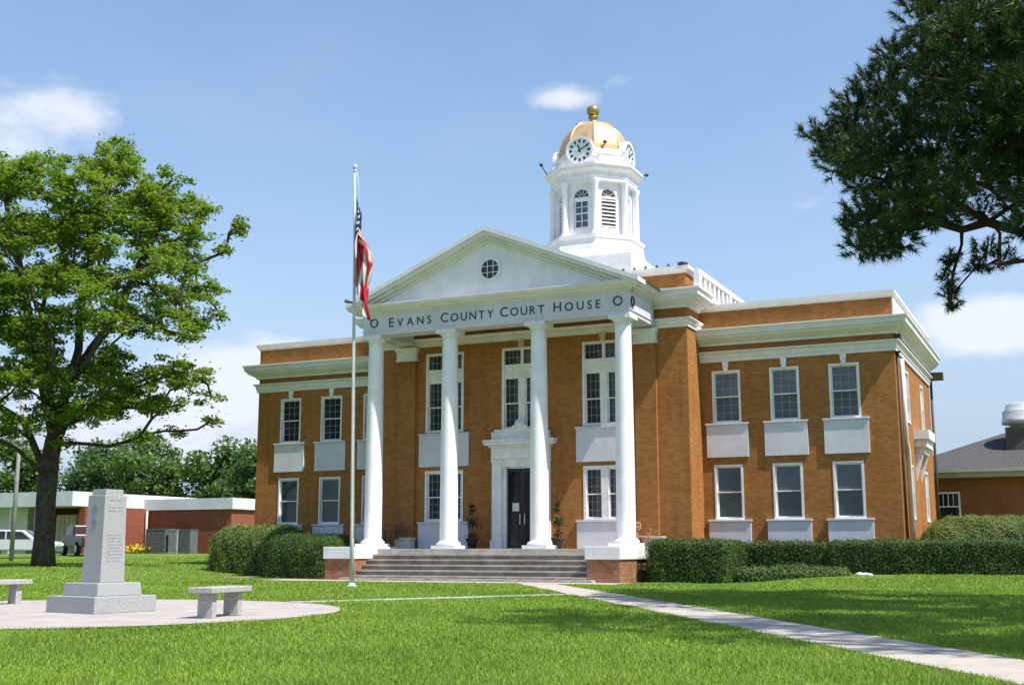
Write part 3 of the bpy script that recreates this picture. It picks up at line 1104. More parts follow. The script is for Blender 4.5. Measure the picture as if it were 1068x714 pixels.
# oculus
mb = MB()
import itertools
def ring_y(mb, cx, cz, r0, r1, y0, y1, n=32, mi=0):
    vs_ = []
    for k in range(n):
        a = 2 * PI * k / n
        for r in (r0, r1):
            for y in (y0, y1):
                vs_.append((cx + r * math.cos(a), y, cz + r * math.sin(a)))
    fs = []
    for k in range(n):
        a, b = 4 * k, 4 * ((k + 1) % n)
        fs += [(a, b, b + 2, a + 2), (a + 2, b + 2, b + 3, a + 3), (a + 3, b + 3, b + 1, a + 1), (a + 1, b + 1, b, a)]
    mb.add(vs_, fs, mi, False)
def disc_y(mb, cx, cz, r, y0, y1, n=32, mi=0):
    vs_ = [(cx + r * math.cos(2 * PI * k / n), y, cz + r * math.sin(2 * PI * k / n)) for y in (y0, y1) for k in range(n)]
    fs = [tuple(range(n)), tuple(range(2 * n - 1, n - 1, -1))] + [(k, n + k, n + (k + 1) % n, (k + 1) % n) for k in range(n)]
    mb.add(vs_, fs, mi)
ring_y(mb, 0.05, 11.42, 0.36, 0.47, EY0 - 0.10, EY0 - 0.023)
for t in (-0.12, 0.12):
    mb.box(0.05 + t - 0.012, 0.05 + t + 0.012, EY0 - 0.06, EY0 - 0.046, 11.42 - 0.33, 11.42 + 0.33)
    mb.box(0.05 - 0.33, 0.05 + 0.33, EY0 - 0.058, EY0 - 0.048, 11.42 + t - 0.012, 11.42 + t + 0.012)
oc = mb.build('round_window', M_white, house)
mb = MB()
disc_y(mb, 0.05, 11.42, 0.362, EY0 - 0.04, EY0 - 0.024)
mb.build('pane', M_glass, oc)

# ---------------- inscription
YF = EY0 - 0.012
def word(txt, x0, x1, zb, h, big):
    """cut letters for one word, fitted between x0 and x1"""
    def glyph(ch, size):
        cu = bpy.data.curves.new('glyph', 'FONT')
        cu.body = ch
        cu.size = size
        cu.extrude = 0.012
        cu.offset = 0.002
        ob = bpy.data.objects.new('glyph', cu)
        col.objects.link(ob)
        dg = bpy.context.evaluated_depsgraph_get()
        me = bpy.data.meshes.new_from_object(ob.evaluated_get(dg))
        vs_ = [v.co.copy() for v in me.vertices]
        fs = [tuple(p.vertices) for p in me.polygons]
        bpy.data.objects.remove(ob)
        bpy.data.curves.remove(cu)
        bpy.data.meshes.remove(me)
        return vs_, fs
    gl = [glyph(c, (big if i == 0 else h) / 0.72) for i, c in enumerate(txt)]
    wd = [max(v.x for v in g[0]) - min(v.x for v in g[0]) for g in gl]
    gap = ((x1 - x0) - sum(wd)) / (len(txt) - 1)
    x = x0
    for (vs_, fs), wv in zip(gl, wd):
        mn = min(v.x for v in vs_)
        mb = MB()
        mb.add([(x + v.x - mn, YF - v.z, zb + v.y) for v in vs_], fs)
        mb.build('letter', M_black, house)
        x += wv + gap
for txt, x0, x1 in (('EVANS', -4.33, -2.47), ('COUNTY', -2.05, 0.18), ('COURT', 0.45, 2.24), ('HOUSE', 2.60, 4.42)):
    word(txt, x0, x1, 9.575, 0.315, 0.365)
for x in (-5.0, 5.08):
    mb = MB()
    ring_y(mb, x, 9.77, 0.135, 0.175, EY0 - 0.045, EY0 - 0.012, 24)
    mb.build('wreath', M_black, house)
mb = MB()
for k in range(24):
    a0, a1 = 2 * PI * k / 24, 2 * PI * (k + 1) / 24
    vs_ = []
    for a in (a0, a1):
        for r in (0.125, 0.185):
            for x in (EX + 0.012, EX + 0.045):
                vs_.append((x, -4.15 + r * math.cos(a), 9.77 + r * math.sin(a)))
    mb.add(vs_, [(0, 1, 3, 2), (4, 6, 7, 5), (0, 4, 5, 1), (1, 5, 7, 3), (3, 7, 6, 2), (2, 6, 4, 0)])
mb.build('wreath', M_black, house)

# ---------------- clock tower
CY = 6.45
tower = MB()
A8 = PI / 8
def octo(mb, prof, mi=0):
    mb.lathe(prof, 0, CY, 8, mi, False, A8)
mb = tower
mb.box(-2.7, 2.7, CY - 2.7, CY + 2.7, 10.9, 13.7)
octo(mb, [(2.55, 13.6), (2.55, 13.9), (2.42, 14.02), (2.30, 14.2), (2.24, 14.55), (2.24, 14.72), (2.30, 14.76), (2.30, 14.90), (2.05, 14.94)])
# walls of the lantern: 8 faces, each with an arched opening
ap = 1.62
RB = ap / math.cos(A8)
fw = 2 * ap * math.tan(A8)
ZL0, ZL1 = 14.94, 17.46
def face_frame(k):
    a = -PI / 2 + k * PI / 4
    n = Vector((math.cos(a), math.sin(a), 0))
    t = Vector((-n.y, n.x, 0))
    c = Vector((0, CY, 0)) + n * ap
    return a, n, t, c
def loc(fr, u, d, z):
    a, n, t, c = fr
    p = c + t * u + n * d
    return (p.x, p.y, z)
OW, OZ0, OZ1 = 0.36, 15.32, 16.78   # half width, sill, spring line
NARC = 10
for k in range(8):
    fr = face_frame(k)
    h = fw / 2
    arc = [(OW * math.cos(PI - PI * i / NARC), OZ1 + OW * math.sin(PI * i / NARC)) for i in range(NARC + 1)]
    q = lambda u0, u1, z0, z1: mb.quad(loc(fr, u0, 0, z0), loc(fr, u1, 0, z0), loc(fr, u1, 0, z1), loc(fr, u0, 0, z1))
    q(-h, -OW, ZL0, ZL1)
    q(OW, h, ZL0, ZL1)
    q(-OW, OW, ZL0, OZ0)
    for i in range(NARC):
        (u0, z0), (u1, z1) = arc[i], arc[i + 1]
        mb.quad(loc(fr, u0, 0, z0), loc(fr, u1, 0, z1), loc(fr, u1, 0, ZL1), loc(fr, u0, 0, ZL1))
        mb.quad(loc(fr, u0, 0, z0), loc(fr, u0, -0.16, z0), loc(fr, u1, -0.16, z1), loc(fr, u1, 0, z1))
    for u in (-OW, OW):
        mb.quad(loc(fr, u, 0, OZ0), loc(fr, u, -0.16, OZ0), loc(fr, u, -0.16, OZ1), loc(fr, u, 0, OZ1))
    mb.quad(loc(fr, -OW, 0, OZ0), loc(fr, OW, 0, OZ0), loc(fr, OW, -0.16, OZ0), loc(fr, -OW, -0.16, OZ0))
# entablature of the lantern
octo(mb, [(1.80, 17.44), (1.98, 17.46), (1.98, 17.62), (2.02, 17.64), (2.02, 17.86), (2.12, 17.92), (2.22, 17.98), (2.24, 18.08), (2.30, 18.12), (2.30, 18.22), (1.7, 18.34)])
octo(mb, [(1.72, 18.30), (1.72, 18.78), (1.78, 18.82), (1.78, 18.94), (1.66, 19.0), (1.60, 19.12), (1.5, 19.14)])
cup = tower.build('clock_tower', M_white, house)
for k in range(8):
    fr = face_frame(k)
    mb = MB()
    wz = OW - 0.02
    if k % 2 == 0:       # glazed on the four main faces
        for u0, u1, z0, z1 in ((-wz, -wz + 0.05, OZ0 + 0.01, OZ1), (wz - 0.05, wz, OZ0 + 0.01, OZ1), (-wz + 0.05, wz - 0.05, OZ0 + 0.01, OZ0 + 0.07),
                               (-wz + 0.05, wz - 0.05, OZ1 - 0.20, OZ1), (-wz + 0.05, wz - 0.05, 16.0, 16.05), (-0.015, 0.015, OZ0 + 0.07, OZ1 - 0.2),
                               (-wz + 0.05, wz - 0.05, 15.66, 15.685), (-wz + 0.05, wz - 0.05, 16.31, 16.335)):
            vs_ = [loc(fr, u, d, z) for z in (z0, z1) for d in (-0.05, -0.11) for u in (u0, u1)]
            mb.add(vs_, [(0, 2, 3, 1), (4, 5, 7, 6), (0, 1, 5, 4), (1, 3, 7, 5), (3, 2, 6, 7), (2, 0, 4, 6)])
        for i in range(1, 5):   # fan bars
            a = PI * i / 5
            p0 = (0.1 * math.cos(a), OZ1 + 0.1 * math.sin(a))
            p1 = ((OW + 0.02) * math.cos(a), OZ1 + (OW + 0.02) * math.sin(a))
            mb.tube([loc(fr, p0[0], -0.08, p0[1]), loc(fr, p1[0], -0.08, p1[1])], 0.018, 4)
        lw = mb.build('arched_window', M_white, cup)
        mb = MB()
        pts = [(-OW - 0.02, OZ0), (OW + 0.02, OZ0), (OW + 0.02, OZ1)] + [((OW + 0.02) * math.cos(PI * i / 10), OZ1 + (OW + 0.02) * math.sin(PI * i / 10)) for i in range(1, 10)] + [(-OW - 0.02, OZ1)]
        mb.add([loc(fr, u, -0.13, z) for u, z in pts], [tuple(range(len(pts)))])
        pn = mb.build('belfry_pane', M_glass_sky, cup)
    else:                # louvred on the diagonals
        zz = OZ0 + 0.04
        while zz < OZ1 - 0.06:
            vs_ = [loc(fr, u, d, z) for (d, z) in ((-0.02, zz), (-0.02, zz + 0.035), (-0.14, zz + 0.12), (-0.14, zz + 0.085)) for u in (-OW, OW)]
            mb.add(vs_, [(0, 1, 3, 2), (2, 3, 5, 4), (4, 5, 7, 6), (6, 7, 1, 0), (0, 2, 4, 6), (1, 7, 5, 3)])
            zz += 0.17
        vs_ = [loc(fr, u, d, z) for z in (OZ1 - 0.10, OZ1 + 0.0) for d in (-0.02, -0.12) for u in (-OW, OW)]
        mb.add(vs_, [(0, 2, 3, 1), (4, 5, 7, 6), (0, 1, 5, 4), (1, 3, 7, 5), (3, 2, 6, 7), (2, 0, 4, 6)])
        for i in range(1, 5):
            a = PI * i / 5
            mb.tube([loc(fr, 0.05 * math.cos(a), -0.08, OZ1 + 0.05 * math.sin(a)), loc(fr, (OW + 0.02) * math.cos(a), -0.08, OZ1 + (OW + 0.02) * math.sin(a))], 0.018, 4)
        mb.build('louver', M_white, cup)
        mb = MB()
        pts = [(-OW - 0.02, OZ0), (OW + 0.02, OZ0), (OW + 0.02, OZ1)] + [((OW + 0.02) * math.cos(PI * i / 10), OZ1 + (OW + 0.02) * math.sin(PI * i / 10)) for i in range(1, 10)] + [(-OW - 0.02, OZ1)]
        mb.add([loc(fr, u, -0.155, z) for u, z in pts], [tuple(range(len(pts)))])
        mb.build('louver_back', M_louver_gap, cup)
    # corner column of the lantern
    ac = -PI / 2 + A8 + k * PI / 4
    mb = MB()
    cx, cy = 1.92 * math.cos(ac), CY + 1.92 * math.sin(ac)
    mb.lathe([(0.20, 14.905), (0.20, 15.02), (0.165, 15.06), (0.15, 15.12), (0.132, 17.22), (0.16, 17.27), (0.15, 17.30), (0.20, 17.36), (0.20, 17.458)], cx, cy, 16)
    mb.build('corner_column', M_column, cup)
# dome
mb = MB()
prof = []
for i in range(15):
    t = i / 14
    a = t * PI / 2
    prof.append((0.16 + 1.36 * math.cos(a) ** 0.9 if t < 1 else 0.16, 19.13 + 1.62 * math.sin(a)))
octo(mb, [(1.62, 19.05), (1.62, 19.12)] + [(a * 1.04, b) for a, b in prof] + [(0.20, 20.80), (0.15, 20.95)])
for k in range(8):
    a = A8 + k * PI / 4
    mb.tube([(a_ * 1.045 * math.cos(a), CY + a_ * 1.045 * math.sin(a), b_) for a_, b_ in prof[:-1]], 0.035, 5)
mb.build('dome', M_gold, cup)
mb = MB()
mb.lathe([(0.17, 20.90), (0.17, 21.02), (0.24, 21.05), (0.24, 21.10), (0.15, 21.14)] + [(0.01 + 0.30 * math.sin(PI * i / 12), 21.40 - 0.28 * math.cos(PI * i / 12)) for i in range(1, 13)], 0, CY, 24)
mb.build('finial', M_oldgold, cup)
# four clocks in round housings
NUM = 12
for k in range(0, 8, 2):
    a = -PI / 2 + k * PI / 4
    M = Matrix.Translation((0, CY, 0)) @ Matrix.Rotation(a + PI / 2, 4, 'Z')
    mb = MB()
    zc = 18.93
    disc_y(mb, 0, zc, 0.67, -1.72, -0.9, 36)
    ring_y(mb, 0, zc, 0.57, 0.67, -1.80, -1.721, 36)
    mb.box(-0.95, 0.95, -1.70, -1.2, 18.33, 18.62)
    mb.v = [tuple(M @ Vector(p)) for p in mb.v]
    ck = mb.build('clock_housing', M_white, cup)
    mb = MB()
    disc_y(mb, 0, zc, 0.57, -1.745, -1.7205, 36, 1)
    for i in range(12):
        b = PI * i / 6
        c, s = math.cos(b), math.sin(b)
        w2, r0, r1 = 0.042, 0.37, 0.51
        vs_ = []
        for y in (-1.765, -1.7455):
            for r, ww in ((r0, -w2), (r0, w2), (r1, w2), (r1, -w2)):
                vs_.append((r * s + ww * c, y, zc + r * c - ww * s))
        mb.add(vs_, [(0, 1, 2, 3), (7, 6, 5, 4), (0, 4, 5, 1), (1, 5, 6, 2), (2, 6, 7, 3), (3, 7, 4, 0)], 0)
    for ang, ln, w2 in ((R(-18), 0.30, 0.04), (R(62), 0.42, 0.03)):
        c, s = math.cos(ang), math.sin(ang)
        vs_ = []
        for y in (-1.785, -1.768):
            for r, ww in ((-0.1, -w2), (-0.1, w2), (ln, w2 * 0.5), (ln, -w2 * 0.5)):
                vs_.append((r * s + ww * c, y - 0.002 * (ln > 0.4), zc + r * c - ww * s))
        mb.add(vs_, [(0, 1, 2, 3), (7, 6, 5, 4), (0, 4, 5, 1), (1, 5, 6, 2), (2, 6, 7, 3), (3, 7, 4, 0)], 0)
    mb.v = [tuple(M @ Vector(p)) for p in mb.v]
    mb.build('clock_face', [M_black, M_dial], cup)
# small floodlights on the tower cornice and dome
for ang, r, z in ((R(204), 2.45, 18.75), (R(22), 2.45, 18.2), (R(-50), 1.62, 19.32), (R(215), 0.75, 20.62)):
    mb = MB()
    px, py = r * math.cos(ang), CY + r * math.sin(ang)
    rb_ = (2.12 if r > 2 else r - 0.16) / r
    mb.tube([(px * rb_, CY + (py - CY) * rb_, 18.22 if r > 2 else z - 0.08), (px, py, z)], 0.028, 6)
    mb.lathe([(0.03, z - 0.05), (0.085, z - 0.02), (0.09, z + 0.07), (0.04, z + 0.11)], px, py, 10)
    mb.build('floodlight', M_lamp, cup)
# string of small studs on the front parapet
for k in range(9):
    mb = MB()
    mb.lathe([(0.05, 11.52), (0.06, 11.6), (0.02, 11.66)], 2.9 + k * 0.45, Q + 0.05, 8)
    mb.build('roof_stud', M_lamp, house)
mb = MB()
mb.lathe([(0.05, 11.51), (0.2, 11.55), (0.2, 11.62), (0.1, 11.66)], V_ - 0.1, Q, 10)
mb.build('roof_lamp', M_lamp, house)

# ================================================================== porch furniture
def chair_parts(root, mat):
    mb = MB(); mb.box(-0.30, 0.30, -0.27, 0.27, 0.40, 0.45)
    mb.build('seat', mat, root, bevel=0.006)
    for x in (-0.27, 0.27):
        for y in (-0.24, 0.24):
            mb = MB(); mb.box(x - 0.03, x + 0.03, y - 0.03, y + 0.03, 0.0, 0.398 if y < 0 else 0.95)
            mb.build('leg', mat, root)
        mb = MB(); mb.box(x - 0.045, x + 0.045, -0.32, 0.205, 0.66, 0.70); mb.box(x - 0.03, x + 0.03, -0.27, -0.21, 0.452, 0.659)
        mb.build('armrest', mat, root)
    mb = MB()
    for z in (0.60, 0.74, 0.88):
        mb.box(-0.238, 0.238, 0.22, 0.25, z, z + 0.085)
    mb.build('backrest', mat, root)
ch = thing('porch_chair', 'light brown slatted wooden armchair beside the right outer column', 'chair', (5.0, -2.45, PZ + 0.001), R(60))
chair_parts(ch, M_wood)
ch2 = copy_tree(ch)
ch2.location = (-5.25, -2.35, PZ + 0.001)
ch2.rotation_euler = (0, 0, R(-35))
tag(ch2, 'dark brown wooden armchair in the shade behind the left outer column', 'chair')
for c in children(ch2):
    c.data = c.data.copy()
    c.data.materials[0] = M_wood2
for x, y, lab in ((5.42, -2.0, 'low pale stone block seat against the sunny right end of the porch'), (-4.82, -2.2, 'low pale stone block seat in shade at the left end of the porch')):
    t = thing('low_bench', lab, 'bench', (x, y, PZ + 0.001))
    mb = MB(); mb.box(-0.40, 0.40, -0.22, 0.22, 0.36, 0.44); mb.build('seat_slab', M_stone, t, bevel=0.01)
    mb = MB(); mb.box(-0.36, 0.36, -0.18, 0.18, 0, 0.358); mb.build('block', M_stone, t, bevel=0.01)


def leaf_cloud(P, size, r, flat=0.0, up=None):
    """one small diamond leaf per point with a random tilt"""
    n = len(P)
    a = r.normal(size=(n, 3))
    a /= np.linalg.norm(a, axis=1)[:, None]
    b = r.normal(size=(n, 3))
    if up is not None:
        b = b * (1 - flat) + np.asarray(up) * flat * 2
        b /= np.linalg.norm(b, axis=1)[:, None]
    t = np.cross(a, b)
    t /= np.linalg.norm(t, axis=1)[:, None] + 1e-9
    b2 = np.cross(b if up is not None else a, t)
    b2 /= np.linalg.norm(b2, axis=1)[:, None] + 1e-9
    s = (size * (0.6 + 0.8 * r.random(n)))[:, None]
    V = np.stack([P - t * s * 0.5, P + b2 * s * 0.26, P + t * s * 0.5, P - b2 * s * 0.26], 1)
    return V.reshape(-1, 3), np.arange(4 * n).reshape(-1, 4)


rp = np.random.default_rng(31)
for x, lab in ((-1.86, 'slim dark topiary in an iron pot left of the front door'), (1.72, 'slim dark topiary in an iron pot right of the front door')):
    t = thing('potted_topiary', lab, 'potted plant', (x, -2.15, PZ + 0.001))
    mb = MB()
    mb.lathe([(0.13, 0), (0.15, 0.04), (0.21, 0.26), (0.26, 0.36), (0.27, 0.40), (0.22, 0.40), (0.2, 0.34)], 0, 0, 18)
    mb.build('pot', M_pot, t)
    mb = MB(); mb.tube([(0, 0, 0.34), (0.02, 0.01, 0.9), (0, 0, 1.6)], [0.03, 0.025, 0.012], 6)
    mb.build('stem', M_wood2, t)
    Ps = []
    for zc, rr, nn in ((0.5, 0.16, 90), (0.95, 0.2, 150), (1.05, 0.15, 80), (1.42, 0.12, 70), (1.62, 0.09, 60)):
        Ps.append(np.array([0, 0, zc]) + rp.normal(size=(nn, 3)) * rr * np.array([0.6, 0.6, 0.45]))
    v_, f_ = leaf_cloud(np.concatenate(Ps), 0.085, rp)
    o = link('foliage', np_mesh('foliage', v_, f_, M_topiary), t)

# ================================================================== flagpole and flag
FP = Vector((-0.22, -13.1, 0))
TOP = Vector((-0.40, -13.17, 12.85))
fpole = thing('flagpole', 'tall silver flagpole standing in the lawn before the front steps', 'flagpole', FP)
def on_pole(z):
    return (TOP - FP) * (z / 12.85)
mb = MB(); mb.tube([on_pole(z) for z in np.linspace(0, 12.75, 9)], list(np.linspace(0.068, 0.034, 9)), 14)
mb.build('pole', M_pole, fpole)
mb = MB(); mb.lathe([(0.17, 0.0), (0.17, 0.03), (0.10, 0.07), (0.075, 0.12)], 0, 0, 18)
mb.build('base_collar', M_pole, fpole)
p = on_pole(12.8)
mb = MB(); mb.lathe([(0.05, p.z - 0.07), (0.06, p.z - 0.02), (0.035, p.z), (0.06, p.z + 0.03), (0.075, p.z + 0.09), (0.05, p.z + 0.15), (0.01, p.z + 0.17)], p.x, p.y, 12)
mb.build('ball_cap', M_pole, fpole)
p = on_pole(8.55)
mb = MB(); mb.tube([p + Vector((-0.03, 0, 0)), p + Vector((-0.22, -0.05, 0.04))], [0.03, 0.05], 8)
mb.lathe([(0.03, p.z + 0.0), (0.07, p.z + 0.03), (0.06, p.z + 0.10), (0.02, p.z + 0.13)], p.x - 0.24, p.y - 0.05, 8)
mb.build('cleat', M_greycab, fpole)
mb = MB()
h1, h0 = on_pole(12.7) + Vector((0.10, -0.02, 0)), on_pole(1.4) + Vector((0.08, -0.03, 0))
mb.tube([h1, on_pole(12.0) + Vector((0.16, 0, 0)), on_pole(9.0) + Vector((0.07, -0.03, 0)), h0], 0.008, 4)
mb.build('halyard', M_pole, fpole)

# the flag hangs limp: a real sheet with hoist at the pole and the fly falling in folds
m, t, bs, out = new_mat('flag_cloth')
uv = t.n('ShaderNodeUVMap')
sp = t.n('ShaderNodeSeparateXYZ')
t.link(uv.outputs[0], sp.inputs[0])
fu, fv = sp.outputs[0], sp.outputs[1]
stripe = t.math('MODULO', t.math('FLOOR', t.math('MULTIPLY', fv, 12.999)), 2.0)
cstripe = t.mix(stripe, (0.62, 0.022, 0.040, 1), (0.78, 0.76, 0.74, 1))
canton = t.math('MULTIPLY', t.math('LESS_THAN', fu, 0.40), t.math('LESS_THAN', fv, 7 / 13))
sxn = t.math('SUBTRACT', t.math('FRACT', t.math('MULTIPLY', fu, 11 / 0.4 / 2)), 0.5)
syn = t.math('SUBTRACT', t.math('FRACT', t.math('MULTIPLY', fv, 9 / 7 * 13 / 2)), 0.5)
star = t.math('LESS_THAN', t.math('ADD', t.math('MULTIPLY', sxn, sxn), t.math('MULTIPLY', syn, syn)), 0.05)
cblue = t.mix(star, (0.018, 0.022, 0.095, 1), (0.75, 0.75, 0.75, 1))
fcol = t.mix(canton, cstripe, cblue)
t.link(fcol, bs.inputs['Base Color'])
bs.inputs['Roughness'].default_value = 0.7
trn = t.n('ShaderNodeBsdfTranslucent')
t.link(fcol, trn.inputs['Color'])
mx = t.n('ShaderNodeMixShader')
mx.inputs[0].default_value = 0.3
t.link(bs.outputs[0], mx.inputs[1])
t.link(trn.outputs[0], mx.inputs[2])
t.link(mx.outputs[0], out.inputs[0])
M_flag = m
NH, NF = 40, 70
fl_top = 11.95
Vf, UVf = [], []
for i in range(NF + 1):
    f = i / NF
    for j in range(NH + 1):
        h = j / NH
        z = fl_top - h * 1.45 * (1 - 0.1 * f) - 2.75 * f ** 1.05
        o = on_pole(z)
        w0 = 0.16 + 0.52 * min(1, f * 3.0) ** 0.8 * (1 - 0.30 * f)
        x = 0.06 + w0 * (0.95 * h ** 1.25 + 0.16 * math.sin((h * 3.1 + f * 0.9) * PI) + 0.02) + 0.03 * math.sin(9 * f + 5 * h)
        x = 0.06 + (x - 0.06) * min(1, f * 6)
        y = 0.13 * min(1, f * 4) * math.sin(2 * PI * (h * 2.3 + f * 0.8)) + 0.05 * math.sin(2 * PI * (h * 5.2 - f * 1.6)) * min(1, f * 4)
        Vf.append((o.x + x, o.y + y, z))
        UVf.append((f, h))
Ff = [(i * (NH + 1) + j, i * (NH + 1) + j + 1, (i + 1) * (NH + 1) + j + 1, (i + 1) * (NH + 1) + j) for i in range(NF) for j in range(NH)]
me = bpy.data.meshes.new('flag')
me.from_pydata(Vf, [], Ff)
ul = me.uv_layers.new(name='UVMap')
for lp in me.loops:
    ul.data[lp.index].uv = UVf[lp.vertex_index]
me.materials.append(M_flag)
me.polygons.foreach_set('use_smooth', [True] * len(me.polygons))
flag = link('flag', me, None, FP)
sm = flag.modifiers.new('cloth', 'SOLIDIFY')
sm.thickness = 0.004
tag(flag, 'red white and blue striped flag hanging limp from the silver flagpole', 'flag')

# ================================================================== monument and benches
mon = thing('stone_monument', 'grey granite monument pillar on stepped base in the concrete circle', 'monument', (3.87, -27.42, 0.016), R(-8))
def tapered(mb, a0, a1, b0, b1, z0, z1):
    mb.add([(-a0, -b0, z0), (a0, -b0, z0), (a0, b0, z0), (-a0, b0, z0), (-a1, -b1, z1), (a1, -b1, z1), (a1, b1, z1), (-a1, b1, z1)],
           [(3, 2, 1, 0), (4, 5, 6, 7), (0, 1, 5, 4), (1, 2, 6, 5), (2, 3, 7, 6), (3, 0, 4, 7)])
mb = MB(); tapered(mb, 0.64, 0.64, 0.65, 0.65, 0, 0.28); mb.build('plinth', M_granite, mon, bevel=0.012)
mb = MB(); tapered(mb, 0.47, 0.45, 0.47, 0.45, 0.281, 0.50); mb.build('upper_step', M_granite, mon, bevel=0.012)
mb = MB(); tapered(mb, 0.252, 0.225, 0.255, 0.228, 0.501, 2.0); mb.build('shaft', M_granite, mon, bevel=0.01)
mb = MB(); tapered(mb, 0.19, 0.185, 0.19, 0.185, 2.001, 2.10); mb.build('cap_block', M_granite, mon, bevel=0.008)
# worn carving on the shaft: emblem blocks on the shaded face, rows of lettering (illegible at this size) on the sunny face
mb = MB()
rr = random.Random(5)
def face_y(z):
    return -(0.255 - 0.027 * (z - 0.5) / 1.5) - 0.002
for z in (1.76, 1.52):
    ring = [(-0.07, 0.0), (0.0, 0.07), (0.07, 0.0), (0.0, -0.07)]
    for k in range(9):
        a = 2 * PI * k / 9
        x, zz = 0.055 * math.cos(a) - 0.02, z + 0.065 * math.sin(a)
        y = face_y(zz)
        mb.box(x - 0.016, x + 0.016, y - 0.003, y + 0.004, zz - 0.014, zz + 0.014)
    mb.box(-0.04, 0.0, face_y(z) - 0.003, face_y(z) + 0.004, z - 0.03, z + 0.025)
mb.build('carved_emblem', M_granite_ink, mon)
mb = MB()
for z in [1.90, 1.78, 1.72] + [1.30 - 0.055 * k for k in range(9)]:
    xs = 0.252 - 0.027 * (z - 0.5) / 1.5 + 0.002
    y = -0.17 + rr.random() * 0.04
    while y < 0.15:
        ln = 0.012 + rr.random() * 0.02
        mb.box(xs - 0.004, xs + 0.002, y, y + ln, z, z + 0.018)
        y += ln + 0.012 + (0.02 if rr.random() < 0.2 else 0)
mb.build('carved_lettering', M_granite_ink, mon)


def bench(loc_, rz, label):
    b = thing('stone_bench', label, 'bench', loc_, rz, 'stone benches round the monument')
    mb = MB(); mb.box(-0.22, 0.22, -0.62, 0.62, 0.385, 0.475); mb.build('seat_slab', M_benchst, b, bevel=0.012)
    for y in (-0.39, 0.39):
        mb = MB(); mb.box(-0.135, 0.135, y - 0.065, y + 0.065, 0.0, 0.384); mb.build('leg', M_benchst, b, bevel=0.01)
    return b
b1 = bench((6.78, -27.85, 0.016), R(8), 'pale stone bench to the right of the granite monument')
b2 = copy_tree(b1)
b2.location = (-0.02, -26.2, 0.016)
b2.rotation_euler = (0, 0, R(-10))
tag(b2, 'pale stone bench left of the monument, partly cut off by the photo edge', 'bench')

# ================================================================== hedges and shrubs
def rounded_box_points(n, sx, sy, sz, rnd, r, wob, seed):
    """points on the surface of a rounded box (base at z=0, bottom left out)"""
    out_ = []
    areas = np.array([sx * sz, sx * sz, sy * sz, sy * sz, sx * sy])
    cnt = (areas / areas.sum() * n).astype(int) + 1
    for k, c in enumerate(cnt):
        a, b = r.random(c), r.random(c)
        if k < 2:
            p = np.stack([(a - 0.5) * sx, np.full(c, (-0.5, 0.5)[k] * sy), b * sz], 1)
        elif k < 4:
            p = np.stack([np.full(c, (-0.5, 0.5)[k - 2] * sx), (a - 0.5) * sy, b * sz], 1)
        else:
            p = np.stack([(a - 0.5) * sx, (b - 0.5) * sy, np.full(c, sz)], 1)
        out_.append(p)
    P = np.concatenate(out_)
    return round_pts(P, sx, sy, sz, rnd, wob, seed, True)


def round_pts(P, sx, sy, sz, rnd, wob, seed, want_n=False):
    lo = np.array([-sx / 2 + rnd, -sy / 2 + rnd, 0.0])
    hi = np.array([sx / 2 - rnd, sy / 2 - rnd, sz - rnd])
    C = np.clip(P, lo, hi)
    d = P - C
    ln = np.linalg.norm(d, axis=1)[:, None]
    N = np.where(ln > 1e-6, d / np.maximum(ln, 1e-6), 0)
    k = seed * 3.7
    wv = np.sin(P[:, 0] * 2.3 + k) * np.sin(P[:, 1] * 2.9 + k) + 0.6 * np.sin(P[:, 0] * 5.1 - k) * np.sin(P[:, 2] * 4.3 + k)
    wv = wv + 0.5 * np.sin(P[:, 0] * 9.7 + 2 * k + P[:, 2] * 5)
    if want_n:
        return C + N * (np.minimum(ln, rnd) + (wob * wv)[:, None]), N
    return C + N * (np.minimum(ln, rnd) + (wob * wv)[:, None])


